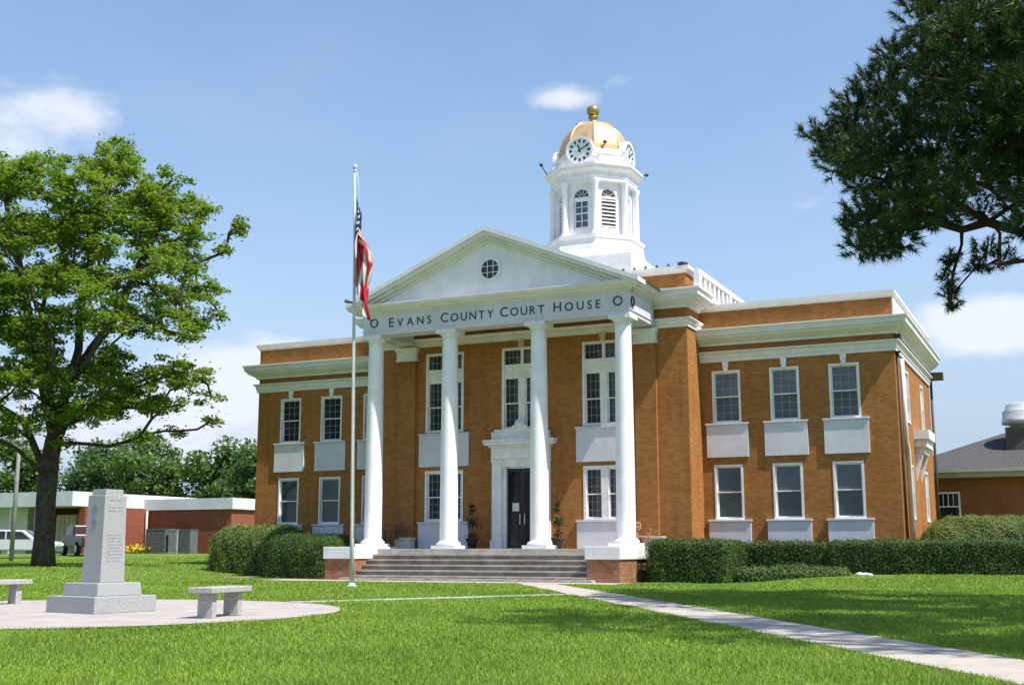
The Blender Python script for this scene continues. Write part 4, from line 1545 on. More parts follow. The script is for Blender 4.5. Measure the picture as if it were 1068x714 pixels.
def hedge(name, label, cat, x0, x1, y0, y1, h, rnd, mat, dens=1500, leaf=0.055, wob=0.035, seed=1, group=None, fuzz=0.028):
    cx, cy = (x0 + x1) / 2, (y0 + y1) / 2
    zb = float(min(gz(x0, y0), gz(x1, y0), gz(cx, cy))) - 0.02
    sx, sy = x1 - x0, y1 - y0
    r = np.random.default_rng(seed)
    n = int((2 * (sx + sy) * h + sx * sy) * dens)
    P, N = rounded_box_points(n, sx, sy, h, rnd, r, wob, seed)
    # thin patches and a few straggling shoots
    keep = r.random(len(P)) < 0.72 + 0.28 * np.sin(P[:, 0] * 3.1 + seed) * np.sin(P[:, 1] * 4.0 + P[:, 2] * 5.0)
    P, N = P[keep], N[keep]
    P = P + r.normal(size=P.shape) * fuzz + N * (r.random((len(P), 1)) < 0.03) * 0.09
    Vl, Fl = leaf_cloud(P, leaf, r, 0.55, N)
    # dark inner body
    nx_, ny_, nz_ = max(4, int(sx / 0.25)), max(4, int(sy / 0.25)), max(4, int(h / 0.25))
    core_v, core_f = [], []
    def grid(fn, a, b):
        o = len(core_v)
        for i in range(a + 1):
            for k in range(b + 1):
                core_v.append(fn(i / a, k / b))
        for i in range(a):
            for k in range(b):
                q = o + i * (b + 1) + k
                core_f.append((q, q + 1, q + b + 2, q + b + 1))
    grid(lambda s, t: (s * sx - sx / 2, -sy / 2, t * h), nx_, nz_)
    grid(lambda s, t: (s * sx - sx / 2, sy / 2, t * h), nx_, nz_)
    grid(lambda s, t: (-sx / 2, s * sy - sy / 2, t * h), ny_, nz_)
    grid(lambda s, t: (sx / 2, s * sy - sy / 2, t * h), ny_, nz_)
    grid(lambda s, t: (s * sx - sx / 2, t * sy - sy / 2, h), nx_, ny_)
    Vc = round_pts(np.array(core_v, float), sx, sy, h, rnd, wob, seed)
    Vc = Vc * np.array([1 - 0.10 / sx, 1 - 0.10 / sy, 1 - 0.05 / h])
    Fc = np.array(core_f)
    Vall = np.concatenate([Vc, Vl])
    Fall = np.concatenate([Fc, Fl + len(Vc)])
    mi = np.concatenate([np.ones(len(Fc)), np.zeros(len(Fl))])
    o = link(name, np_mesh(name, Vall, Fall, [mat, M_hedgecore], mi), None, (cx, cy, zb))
    return tag(o, label, cat, group)


hedge('clipped_hedge', 'square clipped hedge block beside the right end of the steps', 'hedge', 6.05, 8.85, -4.85, -2.3, 1.40, 0.28, M_hedge, seed=2)
hedge('clipped_hedge', 'short recessed stretch of dark hedge under the wing windows', 'hedge', 8.3, 11.45, -1.75, -0.55, 1.36, 0.22, M_hedge, seed=3)
hedge('clipped_hedge', 'long low clipped hedge running along the right wing to the photo edge', 'hedge', 11.5, 21.5, -2.3, -1.0, 1.16, 0.26, M_hedge, seed=4)
hedge('rounded_shrub', 'broad rounded dark green shrub beside the left end of the steps', 'shrub', -9.95, -6.2, -5.1, -2.5, 1.66, 0.85, M_hedge, seed=5, wob=0.05)
hedge('rounded_shrub', 'tall shrub with sunlit pale leaf colour at the left corner of the courthouse', 'shrub', -14.6, -10.2, -2.6, -0.15, 2.08, 1.0, M_hedge_sunlit, seed=6, wob=0.08, fuzz=0.05)
hedge('rounded_shrub', 'pale green domed shrub behind the long hedge at right', 'shrub', 14.0, 19.6, 0.6, 4.4, 1.95, 1.3, M_palebush, seed=7, wob=0.05)
hedge('spreading_juniper', 'low spreading juniper in front of the recessed hedge', 'shrub', 8.9, 12.6, -4.4, -3.1, 0.50, 0.40, M_juniper, dens=1300, leaf=0.075, seed=8, wob=0.06, fuzz=0.05)
mb = MB()
for k, (x, y, s) in enumerate(((12.9, -4.0, 0.13), (13.2, -4.05, 0.10), (13.05, -3.8, 0.11))):
    z = float(gz(x, y))
    mb.lathe([(s * 1.0, z - 0.02), (s * 1.15, z + s * 0.3), (s * 0.9, z + s * 0.7), (s * 0.3, z + s * 0.9)], x, y, 7, 0, False, k)
tag(mb.build('border_stones', M_stone), 'pale border stones at the end of the juniper bed', 'stones')


# ================================================================== trees
def grow(trunk, targets, seed, r_tip=0.012, expo=2.35, step=0.7, limbs=()):
    """skeleton by joining each crown clump to the nearest lower wood; radii by the pipe rule"""
    rr = random.Random(seed)
    nodes, par = [], []
    def chain(pts, p0):
        p = p0
        for a, b in zip(pts[:-1], pts[1:]):
            n_ = max(1, int((b - a).length / step))
            for i in range(1, n_ + 1):
                nodes.append(a + (b - a) * i / n_)
                par.append(p)
                p = len(nodes) - 1
        return p
    nodes.append(Vector(trunk[0])); par.append(-1)
    chain([Vector(p) for p in trunk], 0)
    for lb in limbs:
        pts = [Vector(p) for p in lb]
        i0 = min(range(len(nodes)), key=lambda i: (nodes[i] - pts[0]).length)
        chain([nodes[i0]] + pts[1:], i0)
    n_tr = len(nodes)
    first = max(1, int(0.25 * len(trunk)))
    ordr = sorted(targets, key=lambda c: min((nodes[i] - Vector(c)).length for i in range(n_tr)))
    for c in ordr:
        c = Vector(c)
        best, bi = 1e9, 0
        for i in range(2, len(nodes)):
            d = nodes[i] - c
            cost = d.length + (1.2 * max(0, nodes[i].z - c.z + 0.2))
            if cost < best:
                best, bi = cost, i
        a = nodes[bi]
        L = (c - a).length
        if L < 0.2:
            continue
        n_ = max(2, int(L / step))
        p = bi
        off = Vector((rr.uniform(-1, 1), rr.uniform(-1, 1), rr.uniform(-0.5, 1))) * L * 0.16
        for i in range(1, n_ + 1):
            t = i / n_
            q = a.lerp(c, t) + off * math.sin(PI * t) + Vector((rr.uniform(-1, 1), rr.uniform(-1, 1), rr.uniform(-1, 1))) * 0.06 * (t < 1)
            nodes.append(q); par.append(p)
            p = len(nodes) - 1
    cnt = [0] * len(nodes)
    has = [False] * len(nodes)
    for i in range(1, len(nodes)):
        has[par[i]] = True
    for i in range(len(nodes)):
        if not has[i]:
            j = i
            while j >= 0:
                cnt[j] += 1
                j = par[j]
    rad = [r_tip * (max(1, c) ** (1 / expo)) * 1.6 for c in cnt]
    return nodes, par, rad


def wood_mesh(nodes, par, rad, r_base, flare, mat_name, n=7):
    sc = r_base / rad[0]
    mb = MB()
    kids = {}
    for i in range(1, len(nodes)):
        kids.setdefault(par[i], []).append(i)
    def rd(i):
        z = nodes[i].z - nodes[0].z
        return max(0.012, rad[i] * sc) * (1 + flare * math.exp(-z / 0.5))
    # chains: follow the thickest child
    start = [(0, None)]
    while start:
        i, p = start.pop()
        pts, rs = [], []
        if p is not None:
            pts.append(nodes[p]); rs.append(min(rd(p), rd(i) * 1.25))
        j = i
        while True:
            pts.append(nodes[j]); rs.append(rd(j))
            ks = sorted(kids.get(j, []), key=lambda k: -rad[k])
            if not ks:
                break
            for k in ks[1:]:
                start.append((k, j))
            j = ks[0]
        if len(pts) > 1:
            mb.tube(pts, rs, 12 if rs[0] > 0.2 else (n if rs[0] > 0.05 else 4))
    return mb


def clump_points(r, c, rad, n, squash=0.75):
    d = r.normal(size=(n, 3))
    d /= np.linalg.norm(d, axis=1)[:, None]
    q = r.random(n) ** 0.45
    return np.asarray(c) + d * q[:, None] * rad * np.array([1, 1, squash])


def at(u, v, dist):
    """world point seen at photo pixel (u, v) at a horizontal distance from the camera"""
    r_ = Vector(((u - 534) / 1246.085, -(v - 357.24) / 1246.085, -1.0))
    d = cam.rotation_euler.to_matrix() @ r_
    return cam.location + d * (dist / math.hypot(d.x, d.y))


def at_local(u, v, dist, org, rz):
    p = at(u, v, dist) - Vector(org)
    return Matrix.Rotation(-rz, 3, 'Z') @ p


# --- pecan tree on the left; crown laid out in the tree's own upright frame (x across, y deep, z up)
TX, TY = -18.24, -7.69
tz = float(gz(TX, TY))
rz_ = R(46.6)
pecan = thing('shade_tree', 'large green leafy shade tree with dark trunk at the left of the lawn', 'tree', (TX, TY, tz - 0.05), rz_)
S24 = 1 / 23.96
def TP(u, v, y=0.0):
    return at_local(u, v, 52.0 + y, (TX, TY, tz - 0.05), rz_)
trunk = [TP(45, 591), TP(46, 560), TP(48, 520), TP(52, 480), TP(60, 440), TP(70, 405, 0.2)]
limbs = [[TP(70, 405, 0.2), TP(95, 365, 0.3), TP(122, 330, 0.2), TP(134, 300, 0.0), TP(150, 268, -0.5), TP(165, 240, -0.8)],
         [TP(118, 335), TP(150, 332, 0.5), TP(175, 347, 0.9), TP(215, 352, 1.2)],
         [TP(70, 405, 0.2), TP(82, 365, -0.5), TP(84, 320, -0.8), TP(95, 270, -1.0), TP(108, 215, -0.6), TP(115, 170, -0.2)],
         [TP(50, 500), TP(25, 440, 0.3), TP(0, 425, 0.5), TP(-45, 400, 0.8), TP(-90, 360, 1)],
         [TP(56, 455), TP(40, 380, -0.8), TP(25, 300, -1.5), TP(10, 230, -1.2)],
         [TP(52, 480), TP(70, 440, 1.5), TP(105, 425, 3.0), TP(150, 425, 3.8)],
         [TP(56, 455), TP(70, 400, -2), TP(90, 380, -4.0), TP(110, 340, -5.0)],
         [TP(56, 455), TP(50, 370, 2.5), TP(45, 320, 4.5)],
         [TP(50, 500), TP(20, 470, -1.5), TP(-20, 450, -3)]]
r = np.random.default_rng(12)
CL = []   # u, v, radius (m), depth spread
for (u, v, rd_) in ((118, 165, 1.25), (98, 180, 1.0), (140, 178, 0.9), (155, 205, 1.1), (60, 195, 1.0), (22, 190, 1.3), (-5, 185, 1.2), (188, 222, 0.95), (212, 214, 0.8), (205, 240, 0.9),
                    (245, 241, 0.55), (232, 258, 0.5), (250, 246, 0.35), (195, 275, 0.9), (175, 262, 0.9), (210, 300, 0.85), (228, 320, 0.65), (180, 308, 0.9), (200, 335, 0.75), (165, 225, 1.0),
                    (118, 225, 1.2), (88, 225, 1.1), (140, 245, 1.1), (110, 262, 1.0), (70, 250, 1.2), (35, 240, 1.3), (5, 245, 1.3), (85, 290, 1.2), (115, 300, 0.9), (45, 295, 1.3), (10, 300, 1.4),
                    (60, 335, 1.2), (25, 345, 1.3), (90, 335, 1.0), (-15, 335, 1.4), (40, 385, 1.2), (10, 395, 1.2), (75, 390, 1.1), (100, 385, 1.2), (125, 375, 1.0), (150, 392, 1.0), (175, 385, 0.85),
                    (195, 400, 0.8), (215, 390, 0.6), (222, 412, 0.6), (130, 415, 1.1), (160, 425, 0.9), (190, 428, 0.7), (105, 425, 1.0), (80, 430, 1.0), (55, 430, 1.0), (145, 450, 0.55), (185, 452, 0.4),
                    (218, 446, 0.35), (75, 465, 0.7), (20, 445, 0.9), (-10, 425, 1.1), (-40, 400, 1.3), (-50, 340, 1.5), (-45, 280, 1.5), (-40, 225, 1.4), (-80, 380, 1.5), (-90, 310, 1.5), (-95, 250, 1.4),
                    (-130, 350, 1.4), (-135, 280, 1.4), (-20, 170, 1.2), (-70, 190, 1.2), (-165, 320, 1.2), (45, 165, 0.8), (160, 345, 0.6), (150, 285, 0.8)):
    xr = (u - 45) * S24
    zc = (590 - v) * S24
    ell = max(0.05, 1 - (xr / 9.6) ** 2 - ((zc - 11.5) / 8.2) ** 2)
    dm = 6.5 * math.sqrt(ell)
    k = 1 if rd_ < 0.75 else (3 if dm > 3.5 else 2)
    for q in range(k):
        y = (q + 0.5) / k * 2 - 1 if k > 1 else 0
        y = y * dm * 0.85 + r.normal() * 0.5
        p = TP(u, v, y)
        CL.append((p.x + r.normal() * 0.2, p.y, p.z + r.normal() * 0.2, rd_ * (0.8 + 0.25 * r.random())))
# inner clumps that close the middle of the crown
for q in range(46):
    th_, zz_ = r.uniform(0, 2 * PI), r.uniform(6.2, 16.2)
    rad_ = 7.4 * math.sqrt(max(0.05, 1 - ((zz_ - 10.8) / 7.6) ** 2)) * r.random() ** 0.6
    CL.append((rad_ * math.cos(th_) - 0.6, rad_ * math.sin(th_) * 0.85, zz_, r.uniform(0.75, 1.15)))
nodes, par, rad = grow(trunk, [c[:3] for c in CL], 3, limbs=limbs)
wood_mesh(nodes, par, rad, 0.38, 0.28, 'bark').build('trunk', M_bark, pecan)
pts = []
for (x, y, z, rd_) in CL:
    # each clump is itself several sprays of leaflets
    ns = max(4, int(11.5 * rd_ ** 1.6))
    sc_ = clump_points(r, (x, y, z), rd_, ns, 0.7)
    for s_ in sc_:
        pts.append(clump_points(r, s_, 0.36, 56, 0.5))
        pts.append(s_ + r.normal(size=(8, 3)) * np.array([0.27, 0.27, 0.2]))
P = np.concatenate(pts)
v_, f_ = leaf_cloud(P, 0.175, r, 0.5, (0, 0, 1))
link('crown', np_mesh('crown', v_, f_, M_leaf), pecan)

# --- pine at right, its trunk just outside the frame
PX, PY2 = 21.4, -17.6
pine = thing('pine_tree', 'dark pine with hanging needle tufts at the upper right', 'tree', (PX, PY2, -0.05), R(-4.5))
# in the pine's frame x runs across the view, y away from the camera; pixel scale at 26 m
S26 = 26.0 / 1246.0 * 1.02
def PP(u, v, y=0.0):
    return at_local(u, v, 26.0 + y, (PX, PY2, -0.05), R(-4.5))
rn = np.random.default_rng(77)
ptr = [(0, 0, 0), (0.1, 0, 4), (0.05, 0.1, 8), (-0.05, 0, 12), (0, 0, 16), (0.05, 0, 18.5)]
PT_ = []
for (u, v, s_) in ((862, 155, .5), (850, 140, .35), (880, 135, .6), (895, 110, .6), (910, 150, .7), (900, 185, .6), (880, 170, .5), (920, 90, .7), (940, 60, .7), (945, 120, .8), (930, 170, .8), (935, 210, .7), (905, 225, .55),
                   (885, 235, .4), (895, 258, .4), (915, 255, .5), (940, 240, .55), (960, 205, .8), (975, 160, .9), (965, 100, .9), (975, 50, .8), (970, 15, .7), (1000, 20, .9), (1005, 70, .9), (1005, 120, .9), (1000, 180, .8),
                   (985, 220, .55), (965, 222, .5), (1030, 30, .9), (1040, 80, .9), (1040, 130, .9), (1035, 180, .8), (1060, 50, .9), (1065, 110, .9), (1062, 160, .8), (1058, 205, .5), (1025, 222, .4), (1030, 262, .42), (1042, 270, .35), (1018, 278, .28),
                   (989, 272, .22), (988, 290, .26), (993, 307, .26), (990, 318, .18), (1064, 240, .4), (1060, 225, .3), (985, -10, .9), (1010, -30, .9), (1050, -20, .9), (1085, 20, 1), (1090, 90, 1), (1095, 160, .9), (1100, 210, .7), (1120, 50, 1), (1125, 120, 1),
                   (1130, 190, .9), (1140, -20, 1), (1090, -50, 1), (1160, 70, 1), (1170, 140, 1), (1180, -60, 1), (1215, 0, 1), (1240, 80, 1), (1260, 150, 1), (1290, 40, 1), (1310, 120, 1), (1200, -110, 1), (1150, -110, 1), (1240, -90, 1), (1340, 90, 1), (1350, 160, .9),
                   (1190, -180, 1), (1160, -170, .9), (1220, -160, .9), (1390, 120, .9), (1110, -100, .9)):
    k = 1 if s_ < 0.45 else 2
    base_y = 6.0 * math.sqrt(max(0.05, 1 - ((u - 1190) / 350) ** 2))
    for q in range(k if u < 1070 else 2):
        y = rn.uniform(-1, 1) * base_y * 0.8
        PT_.append(tuple(PP(u, v, y)) + (s_,))
pl = [[(0, 0, 5.2), PP(1120, 285, -0.5), PP(1068, 243, -0.7), PP(1030, 232, -0.8), PP(995, 210, -0.8), PP(955, 170, -0.6), PP(910, 140, -0.3)],
      [PP(1030, 232, -0.8), PP(1003, 240, -0.9), PP(975, 232, -0.9), PP(958, 225, -0.9)],
      [PP(1006, 238, -0.9), PP(1003, 255, -0.9), PP(994, 285, -0.85), PP(991, 312, -0.8)],
      [PP(1040, 236, -0.8), PP(1055, 215, -0.3), PP(1075, 205, 0)],
      [(0, 0, 9), PP(1100, 110, -2.5), PP(1020, 90, -3.5), PP(960, 80, -3.8)],
      [(0, 0, 10.5), PP(1100, 60, 2.5), PP(1020, 40, 4.0)],
      [(0, 0, 7.5), PP(1150, 200, 3), PP(1080, 170, 5)],
      [(0, 0, 7), (2.5, -1.5, 8.5), (5, -2.5, 9.5)], [(0, 0, 8.5), (2, 2.5, 10), (4, 4.5, 11)], [(0, 0, 6.5), (1.0, -3, 7.6), (1.5, -6, 8.6)]]
# extra boughs away from the photo's view that shade the lawn
for k in range(26):
    a = rn.uniform(0, 2 * PI)
    h = rn.uniform(7.2, 15)
    rr_ = rn.uniform(2.5, 6.6) * (1 - (h - 7) / 16)
    PT_.append((rr_ * math.cos(a) * 0.9 + 1.5, rr_ * math.sin(a), h, 0.95))
nodes, par, rad = grow(ptr, [c[:3] for c in PT_], 9, limbs=pl, step=0.6)
wood_mesh(nodes, par, rad, 0.18, 0.2, 'bark').build('trunk', M_pinebark, pine)


def needles(centers, dirs, n_per, length, width, r):
    m = len(centers) * n_per
    C = np.repeat(centers, n_per, 0)
    Dm = np.repeat(dirs, n_per, 0)
    d = r.normal(size=(m, 3)) * 0.75 + Dm
    d /= np.linalg.norm(d, axis=1)[:, None]
    L = length * (0.65 + 0.5 * r.random(m))[:, None]
    sd_ = np.cross(d, r.normal(size=(m, 3)))
    sd_ /= np.linalg.norm(sd_, axis=1)[:, None]
    base = C + Dm * (r.random(m)[:, None] - 0.6) * 0.16
    tip = base + d * L + np.array([0, 0, -0.02])
    V = np.stack([base - sd_ * width, base + sd_ * width, tip], 1)
    return V.reshape(-1, 3), np.arange(3 * m).reshape(-1, 3)


tc_, td_ = [], []
for (x, y, z, s_) in PT_:
    nt = max(13, int(108 * s_ ** 1.7))
    q = clump_points(rn, (x, y, z), 1.02 * s_, nt, 0.8)
    d = q - np.array([x, y, z - 0.3 * s_])
    d /= np.linalg.norm(d, axis=1)[:, None] + 1e-6
    d = d + np.array([0, 0, 0.25])
    tc_.append(q); td_.append(d)
tc_, td_ = np.concatenate(tc_), np.concatenate(td_)
v_, f_ = needles(tc_, td_, 34, 0.19, 0.010, rn)
link('crown', np_mesh('crown', v_, f_, M_needle), pine)

# a second pine further right, beyond the photo's edge: its shade lies across the walk and lawn
pine2 = copy_tree(pine)
pine2.location = (26.8, -25.4, -0.05)
pine2.rotation_euler = (0, 0, R(150))
pine2.scale = (1.22, 1.22, 1.22)
tag(pine2, 'tall pine beyond the right edge that shades the walk', 'tree')

# --- trees beyond the low brick building
def far_tree(x, y, h, rx, name, label, mat, seed, group):
    z0 = float(gz(x, y))
    t = thing(name, label, 'tree', (x, y, z0 - 0.1), 0, group)
    r_ = np.random.default_rng(seed)
    C = []
    nc = 26
    for k in range(nc):
        d = r_.normal(size=3)
        d /= np.linalg.norm(d)
        q = r_.random() ** 0.4
        C.append((d[0] * q * rx * 0.85, d[1] * q * rx * 0.7, h * 0.60 + d[2] * q * h * 0.32))
    nodes, par, rad = grow([(0, 0, 0), (0.1, 0, h * 0.2), (0, 0.1, h * 0.4), (0.1, 0, h * 0.6)], C, seed, step=1.4)
    wood_mesh(nodes, par, rad, 0.26, 0.2, 'b', 5).build('trunk', M_bark, t)
    P = np.concatenate([clump_points(r_, c, rx * 0.34 * (0.7 + 0.5 * r_.random()), 260, 0.72) for c in C])
    v_, f_ = leaf_cloud(P, 0.42, r_, 0.4, (0, 0, 1))
    link('crown', np_mesh('crown', v_, f_, mat), t)

for i, (x, y, h, rx, lab) in enumerate((
        (-42.5, 39, 9.8, 4.0, 'broadleaf tree half hidden behind the left corner of the courthouse'),
        (-49, 42, 10.8, 4.4, 'broadleaf tree above the right end of the low brick building'),
        (-56, 40, 11.2, 4.6, 'broadleaf tree above the grey cabinets just right of the monument'),
        (-63, 41, 10.8, 4.6, 'broadleaf tree straight behind the top of the granite monument'),
        (-70, 38, 11.5, 4.8, 'broadleaf tree behind the thin grey pole left of the shade tree trunk'),
        (-78, 37, 11.5, 5.0, 'leftmost far tree, cut by the left edge of the photo'),
        (-53, 50, 12.5, 5.0, 'taller broadleaf tree peeping over the row just left of the courthouse'),
        (-65, 50, 13.0, 5.0, 'taller broadleaf tree rising behind the tree above the grey cabinets'))):
    far_tree(x, y, h, rx, 'broadleaf_tree', lab, M_farleaf if i % 3 else M_farleaf2, 100 + i, 'trees beyond the low brick building')

# ================================================================== low brick building at left
lb = thing('brick_store', 'low red brick building with deep pale flat fascia across the street', 'building', (-43, 22, 0.8))
def LB(x0, x1, y0, y1, z0, z1, name, mat, parent=lb):
    mb = MB(); mb.box(x0 + 43, x1 + 43, y0 - 22, y1 - 22, z0 - 0.8, z1 - 0.8)
    return mb.build(name, mat, parent)
LB(-42.6, -35.0, 25.2, 36, 0.4, 3.98, 'wall', M_brick_red)
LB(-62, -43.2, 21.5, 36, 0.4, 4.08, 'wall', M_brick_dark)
LB(-43.2, -42.61, 19.0, 36, 0.4, 4.0, 'wall', M_brick_red)
LB(-42.85, -34.8, 25.0, 36.2, 3.95, 4.74, 'fascia', M_fascia)
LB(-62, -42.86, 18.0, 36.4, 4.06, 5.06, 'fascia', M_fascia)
mb = MB()
for k in range(9):
    mb.box(-4.7 + 0.21 * k, -4.7 + 0.21 * (k + 1) - 0.015, -0.62 - 0.03 * (k % 2), -0.52, -0.1, 2.75)
mb.box(-4.75, -2.75, -0.51, -0.40, -0.1, 2.8)
mb.build('roller_door', M_cream, lb)
LB(-52.6, -49.6, 20.5, 21.45, 0.4, 4.05, 'white_bay', M_fascia)
LB(-49.0, -48.85, 18.3, 18.45, 0.5, 4.05, 'porch_post', M_fascia)
LB(-46.6, -46.45, 18.3, 18.45, 0.5, 4.05, 'porch_post', M_fascia)
mb = MB(); mb.tube([(-42.45 + 43, 24.9 - 22, 3.1), (-42.45 + 43, 24.9 - 22, -0.1)], 0.09, 8); mb.build('downpipe', M_cream, lb)

def cabinet(x, y, wd, dp, h, mat, label, louv):
    z = float(gz(x, y))
    t = thing('utility_cabinet', label, 'utility cabinet', (x, y, z), 0, 'cabinets beside the low brick building')
    mb = MB(); mb.box(-wd / 2, wd / 2, -dp / 2, dp / 2, 0.1, h)
    mb.box(-wd / 2 - 0.05, wd / 2 + 0.05, -dp / 2 - 0.05, dp / 2 + 0.05, -0.05, 0.098)
    for k in range(7):
        mb.box(-wd / 2 + 0.08, wd / 2 - 0.08, -dp / 2 - 0.012, -dp / 2 - 0.001, 0.25 + k * (h - 0.4) / 7, 0.25 + k * (h - 0.4) / 7 + 0.10)
    mb.build('casing', mat, t, bevel=0.015)
    mb = MB(); mb.box(-wd / 2 - 0.03, wd / 2 + 0.03, -dp / 2 - 0.03, dp / 2 + 0.03, h + 0.002, h + 0.06); mb.build('lid', mat, t, bevel=0.01)
cabinet(-39.6, 23.2, 1.75, 1.0, 1.65, M_greycab, 'wide dark grey utility cabinet against the red brick wall', 1)
cabinet(-38.1, 23.1, 0.75, 0.7, 1.6, M_greycab2, 'narrow light grey utility cabinet between the two darker ones', 1)
cabinet(-37.15, 23.3, 0.95, 0.8, 1.6, M_greycab, 'dark grey utility cabinet nearest the courthouse corner', 1)
# flowering yellow clump
zf = float(gz(-41.2, 23.0))
yt = thing('flower_clump', 'bright yellow flowering clump at the foot of the brick wall', 'flowers', (-41.3, 22.6, zf))
ry = np.random.default_rng(4)
P = ry.normal(size=(420, 3)) * np.array([0.52, 0.35, 0.14]) + np.array([0, 0, 0.30])
v_, f_ = leaf_cloud(P, 0.16, ry)
link('blooms', np_mesh('blooms', v_, f_, M_yellow), yt)
P = ry.normal(size=(300, 3)) * np.array([0.55, 0.35, 0.1]) + np.array([0, 0, 0.12])
v_, f_ = leaf_cloud(P, 0.16, ry)
link('leaves', np_mesh('leaves', v_, f_, M_farleaf), yt)

# utility pole
zp = 0.85
up_ = thing('utility_pole', 'thin grey metal pole standing behind the shade tree', 'pole', (-32.2, 3.4, float(gz(-32.2, 3.4))))
mb = MB(); mb.tube([(0, 0, -0.1), (0.02, 0, 4), (0.03, 0, 9.0)], [0.13, 0.11, 0.09], 12); mb.build('shaft', M_greycab2, up_)
mb = MB(); mb.tube([(0.03, 0, 8.7), (-0.8, -0.2, 9.0), (-1.6, -0.3, 9.05)], 0.05, 8); mb.build('arm', M_pole, up_)
mb = MB(); mb.box(-2.2, -1.6, -0.42, -0.18, 8.96, 9.1); mb.build('lamp_head', M_greycab2, up_, bevel=0.02)

# parked vehicles
def vehicle(name, label, cat, loc_, rz, paint, van):
    t = thing(name, label, cat, loc_, rz)
    # side profile in (x, z), extruded and rounded
    if van:
        prof = [(-2.35, 0.35), (2.3, 0.35), (2.4, 0.62), (2.35, 0.86), (1.25, 1.0), (0.55, 1.52), (-1.55, 1.56), (-2.3, 1.02), (-2.42, 0.62)]
    else:
        prof = [(-2.6, 0.5), (2.55, 0.5), (2.65, 0.8), (2.55, 1.08), (1.3, 1.18), (0.75, 1.78), (-0.65, 1.80), (-0.8, 1.15), (-2.6, 1.12)]
    mb = MB(); mb.prism(prof, -0.86, 0.86)
    mb.build('body', paint, t, bevel=0.09)
    for s in (-1, 1):
        y0, y1 = sorted((s * 0.862, s * 0.874))
        if van:
            sides = ([(0.95, 1.02), (0.45, 1.44), (-0.35, 1.46), (-0.35, 1.02)], [(-0.45, 1.02), (-0.45, 1.46), (-1.45, 1.48), (-1.95, 1.04)])
        else:
            sides = ([(1.1, 1.2), (0.66, 1.7), (-0.5, 1.72), (-0.55, 1.2)],)
        for pl_ in sides:
            mb = MB(); mb.prism(pl_, y0, y1)
            mb.build('side_window', M_glass, t)
    mb = MB()
    if van:
        mb.quad((1.235, -0.70, 1.03), (1.235, 0.70, 1.03), (0.60, 0.62, 1.50), (0.60, -0.62, 1.50))
        for q in range(len(mb.v)):
            mb.v[q] = (mb.v[q][0] + 0.012, mb.v[q][1], mb.v[q][2] + 0.012)
    else:
        mb.quad((1.30, -0.70, 1.21), (1.30, 0.70, 1.21), (0.79, 0.62, 1.75), (0.79, -0.62, 1.75))
        for q in range(len(mb.v)):
            mb.v[q] = (mb.v[q][0] + 0.012, mb.v[q][1], mb.v[q][2] + 0.012)
    mb.build('windscreen', M_glass, t)
    for x in (-1.45, 1.45):
        for y in (-0.80, 0.80):
            rw = 0.33 if van else 0.40
            mb = MB(); disc_y(mb, x, rw, rw, y - 0.12, y + 0.12, 24)
            wh = mb.build('wheel', M_rubber, t)
            mb = MB(); disc_y(mb, x, rw, rw * 0.6, y - 0.125, y + 0.125, 20); mb.build('rim', M_rim, wh)
    for y in (-0.62, 0.62):
        mb = MB(); mb.box(2.36 + (0 if van else 0.2), 2.43 + (0 if van else 0.2), y - 0.17, y + 0.17, 0.66 + (0 if van else 0.2), 0.80 + (0 if van else 0.2)); mb.build('headlight', M_paper, t)
        mb = MB(); mb.box(-2.45 - (0 if van else 0.17), -2.38 - (0 if van else 0.17), y - 0.15, y + 0.15, 0.72 + (0 if van else 0.1), 0.92 + (0 if van else 0.1)); mb.build('tail_light', M_red, t)
    return t
vehicle('parked_car', 'white car parked behind the shade tree trunk', 'car', (-36.2, 7.4, 0.68), R(32), M_carwhite, True)
vehicle('pickup_truck', 'dark pickup truck parked just left of the monument', 'pickup', (-35.6, 12.0, 0.77), R(150), M_carred, False)

# ================================================================== annex behind at right
an = thing('brick_annex', 'single storey brick annex with grey shingled hip roof behind the courthouse', 'building', (20, 18, 0.3))
AX0, AX1, AY0, AY1 = 12.0, 34.0, 14.0, 27.0
def toL(p):
    return (p[0] - 20, p[1] - 18, p[2] - 0.3)
mb = MB()
wall_front(mb, AX0, AX1, 0.0, 4.45, AY0, [(13.50, 14.52, 2.35, 3.66)], 0.15)
mb.quad((AX0, AY0, 0), (AX0, AY1, 0), (AX0, AY1, 4.45), (AX0, AY0, 4.45))
mb.quad((AX1, AY0, 0), (AX1, AY1, 0), (AX1, AY1, 4.45), (AX1, AY0, 4.45))
mb.quad((AX0, AY1, 0), (AX1, AY1, 0), (AX1, AY1, 4.45), (AX0, AY1, 4.45))
mb.v = [toL(p) for p in mb.v]
mb.build('wall', M_brick_annex, an)
e = 0.55
mb = MB()
ex0, ex1, ey0, ey1, ze = AX0 - e, AX1 + e, AY0 - e, AY1 + e, 4.66
hd = (ey1 - ey0) / 2
zr = ze + hd * 0.40
A, B, C, Dd = (ex0, ey0, ze), (ex1, ey0, ze), (ex1, ey1, ze), (ex0, ey1, ze)
R0, R1 = (ex0 + hd, ey0 + hd, zr), (ex1 - hd, ey0 + hd, zr)
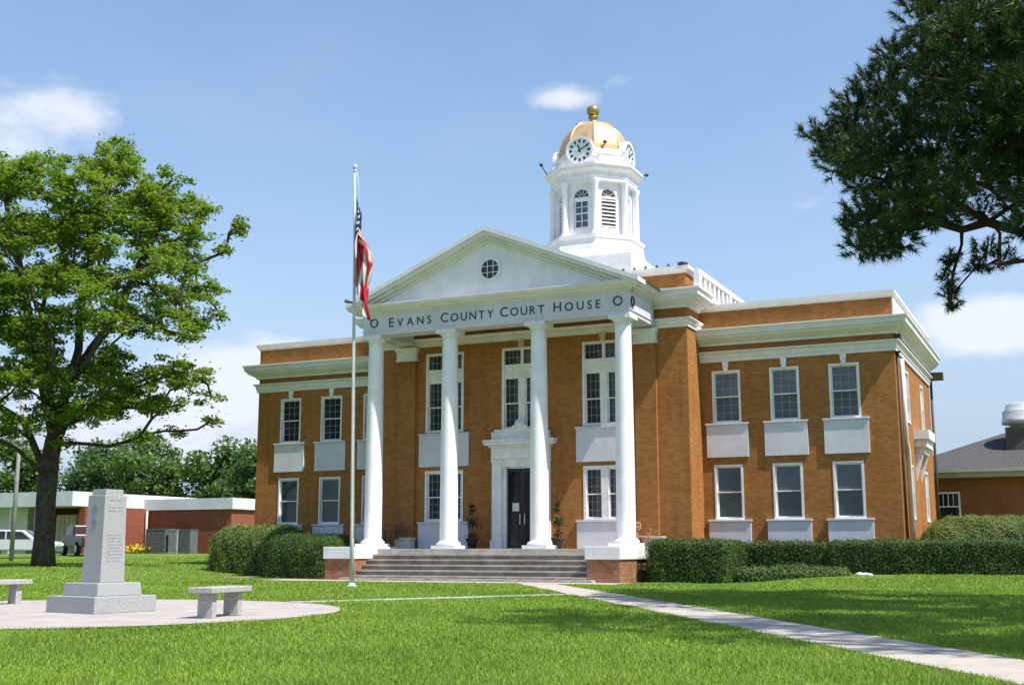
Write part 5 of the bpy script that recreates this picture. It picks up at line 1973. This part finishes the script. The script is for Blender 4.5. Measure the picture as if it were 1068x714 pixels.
for f in ((A, B, R1, R0), (Dd, R0, R1, C), (A, R0, Dd), (B, C, R1)):
    mb.add([toL(p) for p in f], [tuple(range(len(f)))])
mb.build('roof', M_shingle, an)
mb = MB()
mb.box(ex0 - 20, ex1 - 20, ey0 - 18 + 0.004, ey1 - 18, 4.28 - 0.3, 4.60 - 0.3)
mb.box(ex0 - 20, ex1 - 20, ey0 - 18 - 0.12, ey0 - 18, 4.50 - 0.3, 4.655 - 0.3)
mb.build('eave_gutter', M_gutter, an)
f, g = MB(), MB()
for (x0, x1, z0, z1) in ((13.50, 13.58, 2.35, 3.66), (14.44, 14.52, 2.35, 3.66), (13.58, 14.44, 3.58, 3.66), (13.58, 14.44, 2.35, 2.43), (13.58, 14.44, 2.98, 3.03), (13.99, 14.02, 3.03, 3.58), (13.78, 13.80, 3.03, 3.58), (14.21, 14.23, 3.03, 3.58)):
    f.box(x0 - 20, x1 - 20, AY0 - 18 - 0.02, AY0 - 18 + 0.12, z0 - 0.3, z1 - 0.3)
g.box(13.55 - 20, 14.47 - 20, AY0 - 18 + 0.09, AY0 - 18 + 0.10, 2.40 - 0.3, 3.62 - 0.3)
wf = f.build('window', M_white, an)
g.build('pane', M_glass, wf)
vx, vy = 17.35, 16.6
vt = thing('roof_ventilator', 'large round metal exhaust ventilator on the annex roof', 'roof vent', (vx, vy, 5.6))
mb = MB(); mb.box(-0.85, 0.85, -0.85, 0.85, -0.8, 1.05); mb.build('curb', M_ventb, vt, bevel=0.02)
mb = MB()
mb.lathe([(0.7, 1.052), (0.7, 1.2), (1.02, 1.24), (1.02, 1.42), (0.98, 1.44), (0.98, 1.80), (0.9, 1.88), (0.86, 1.9), (0.82, 2.12), (0.7, 2.2), (0.1, 2.24)], 0, 0, 32)
mb.build('hood', M_ventm, vt)

# ------------------------------------------------------------------ tidy normals
done = set()
for o in bpy.data.objects:
    if o.type == 'MESH' and o.data.name not in done and len(o.data.polygons) < 6000 and not o.name.startswith(('lawn',)):
        done.add(o.data.name)
        fix_normals(o.data)
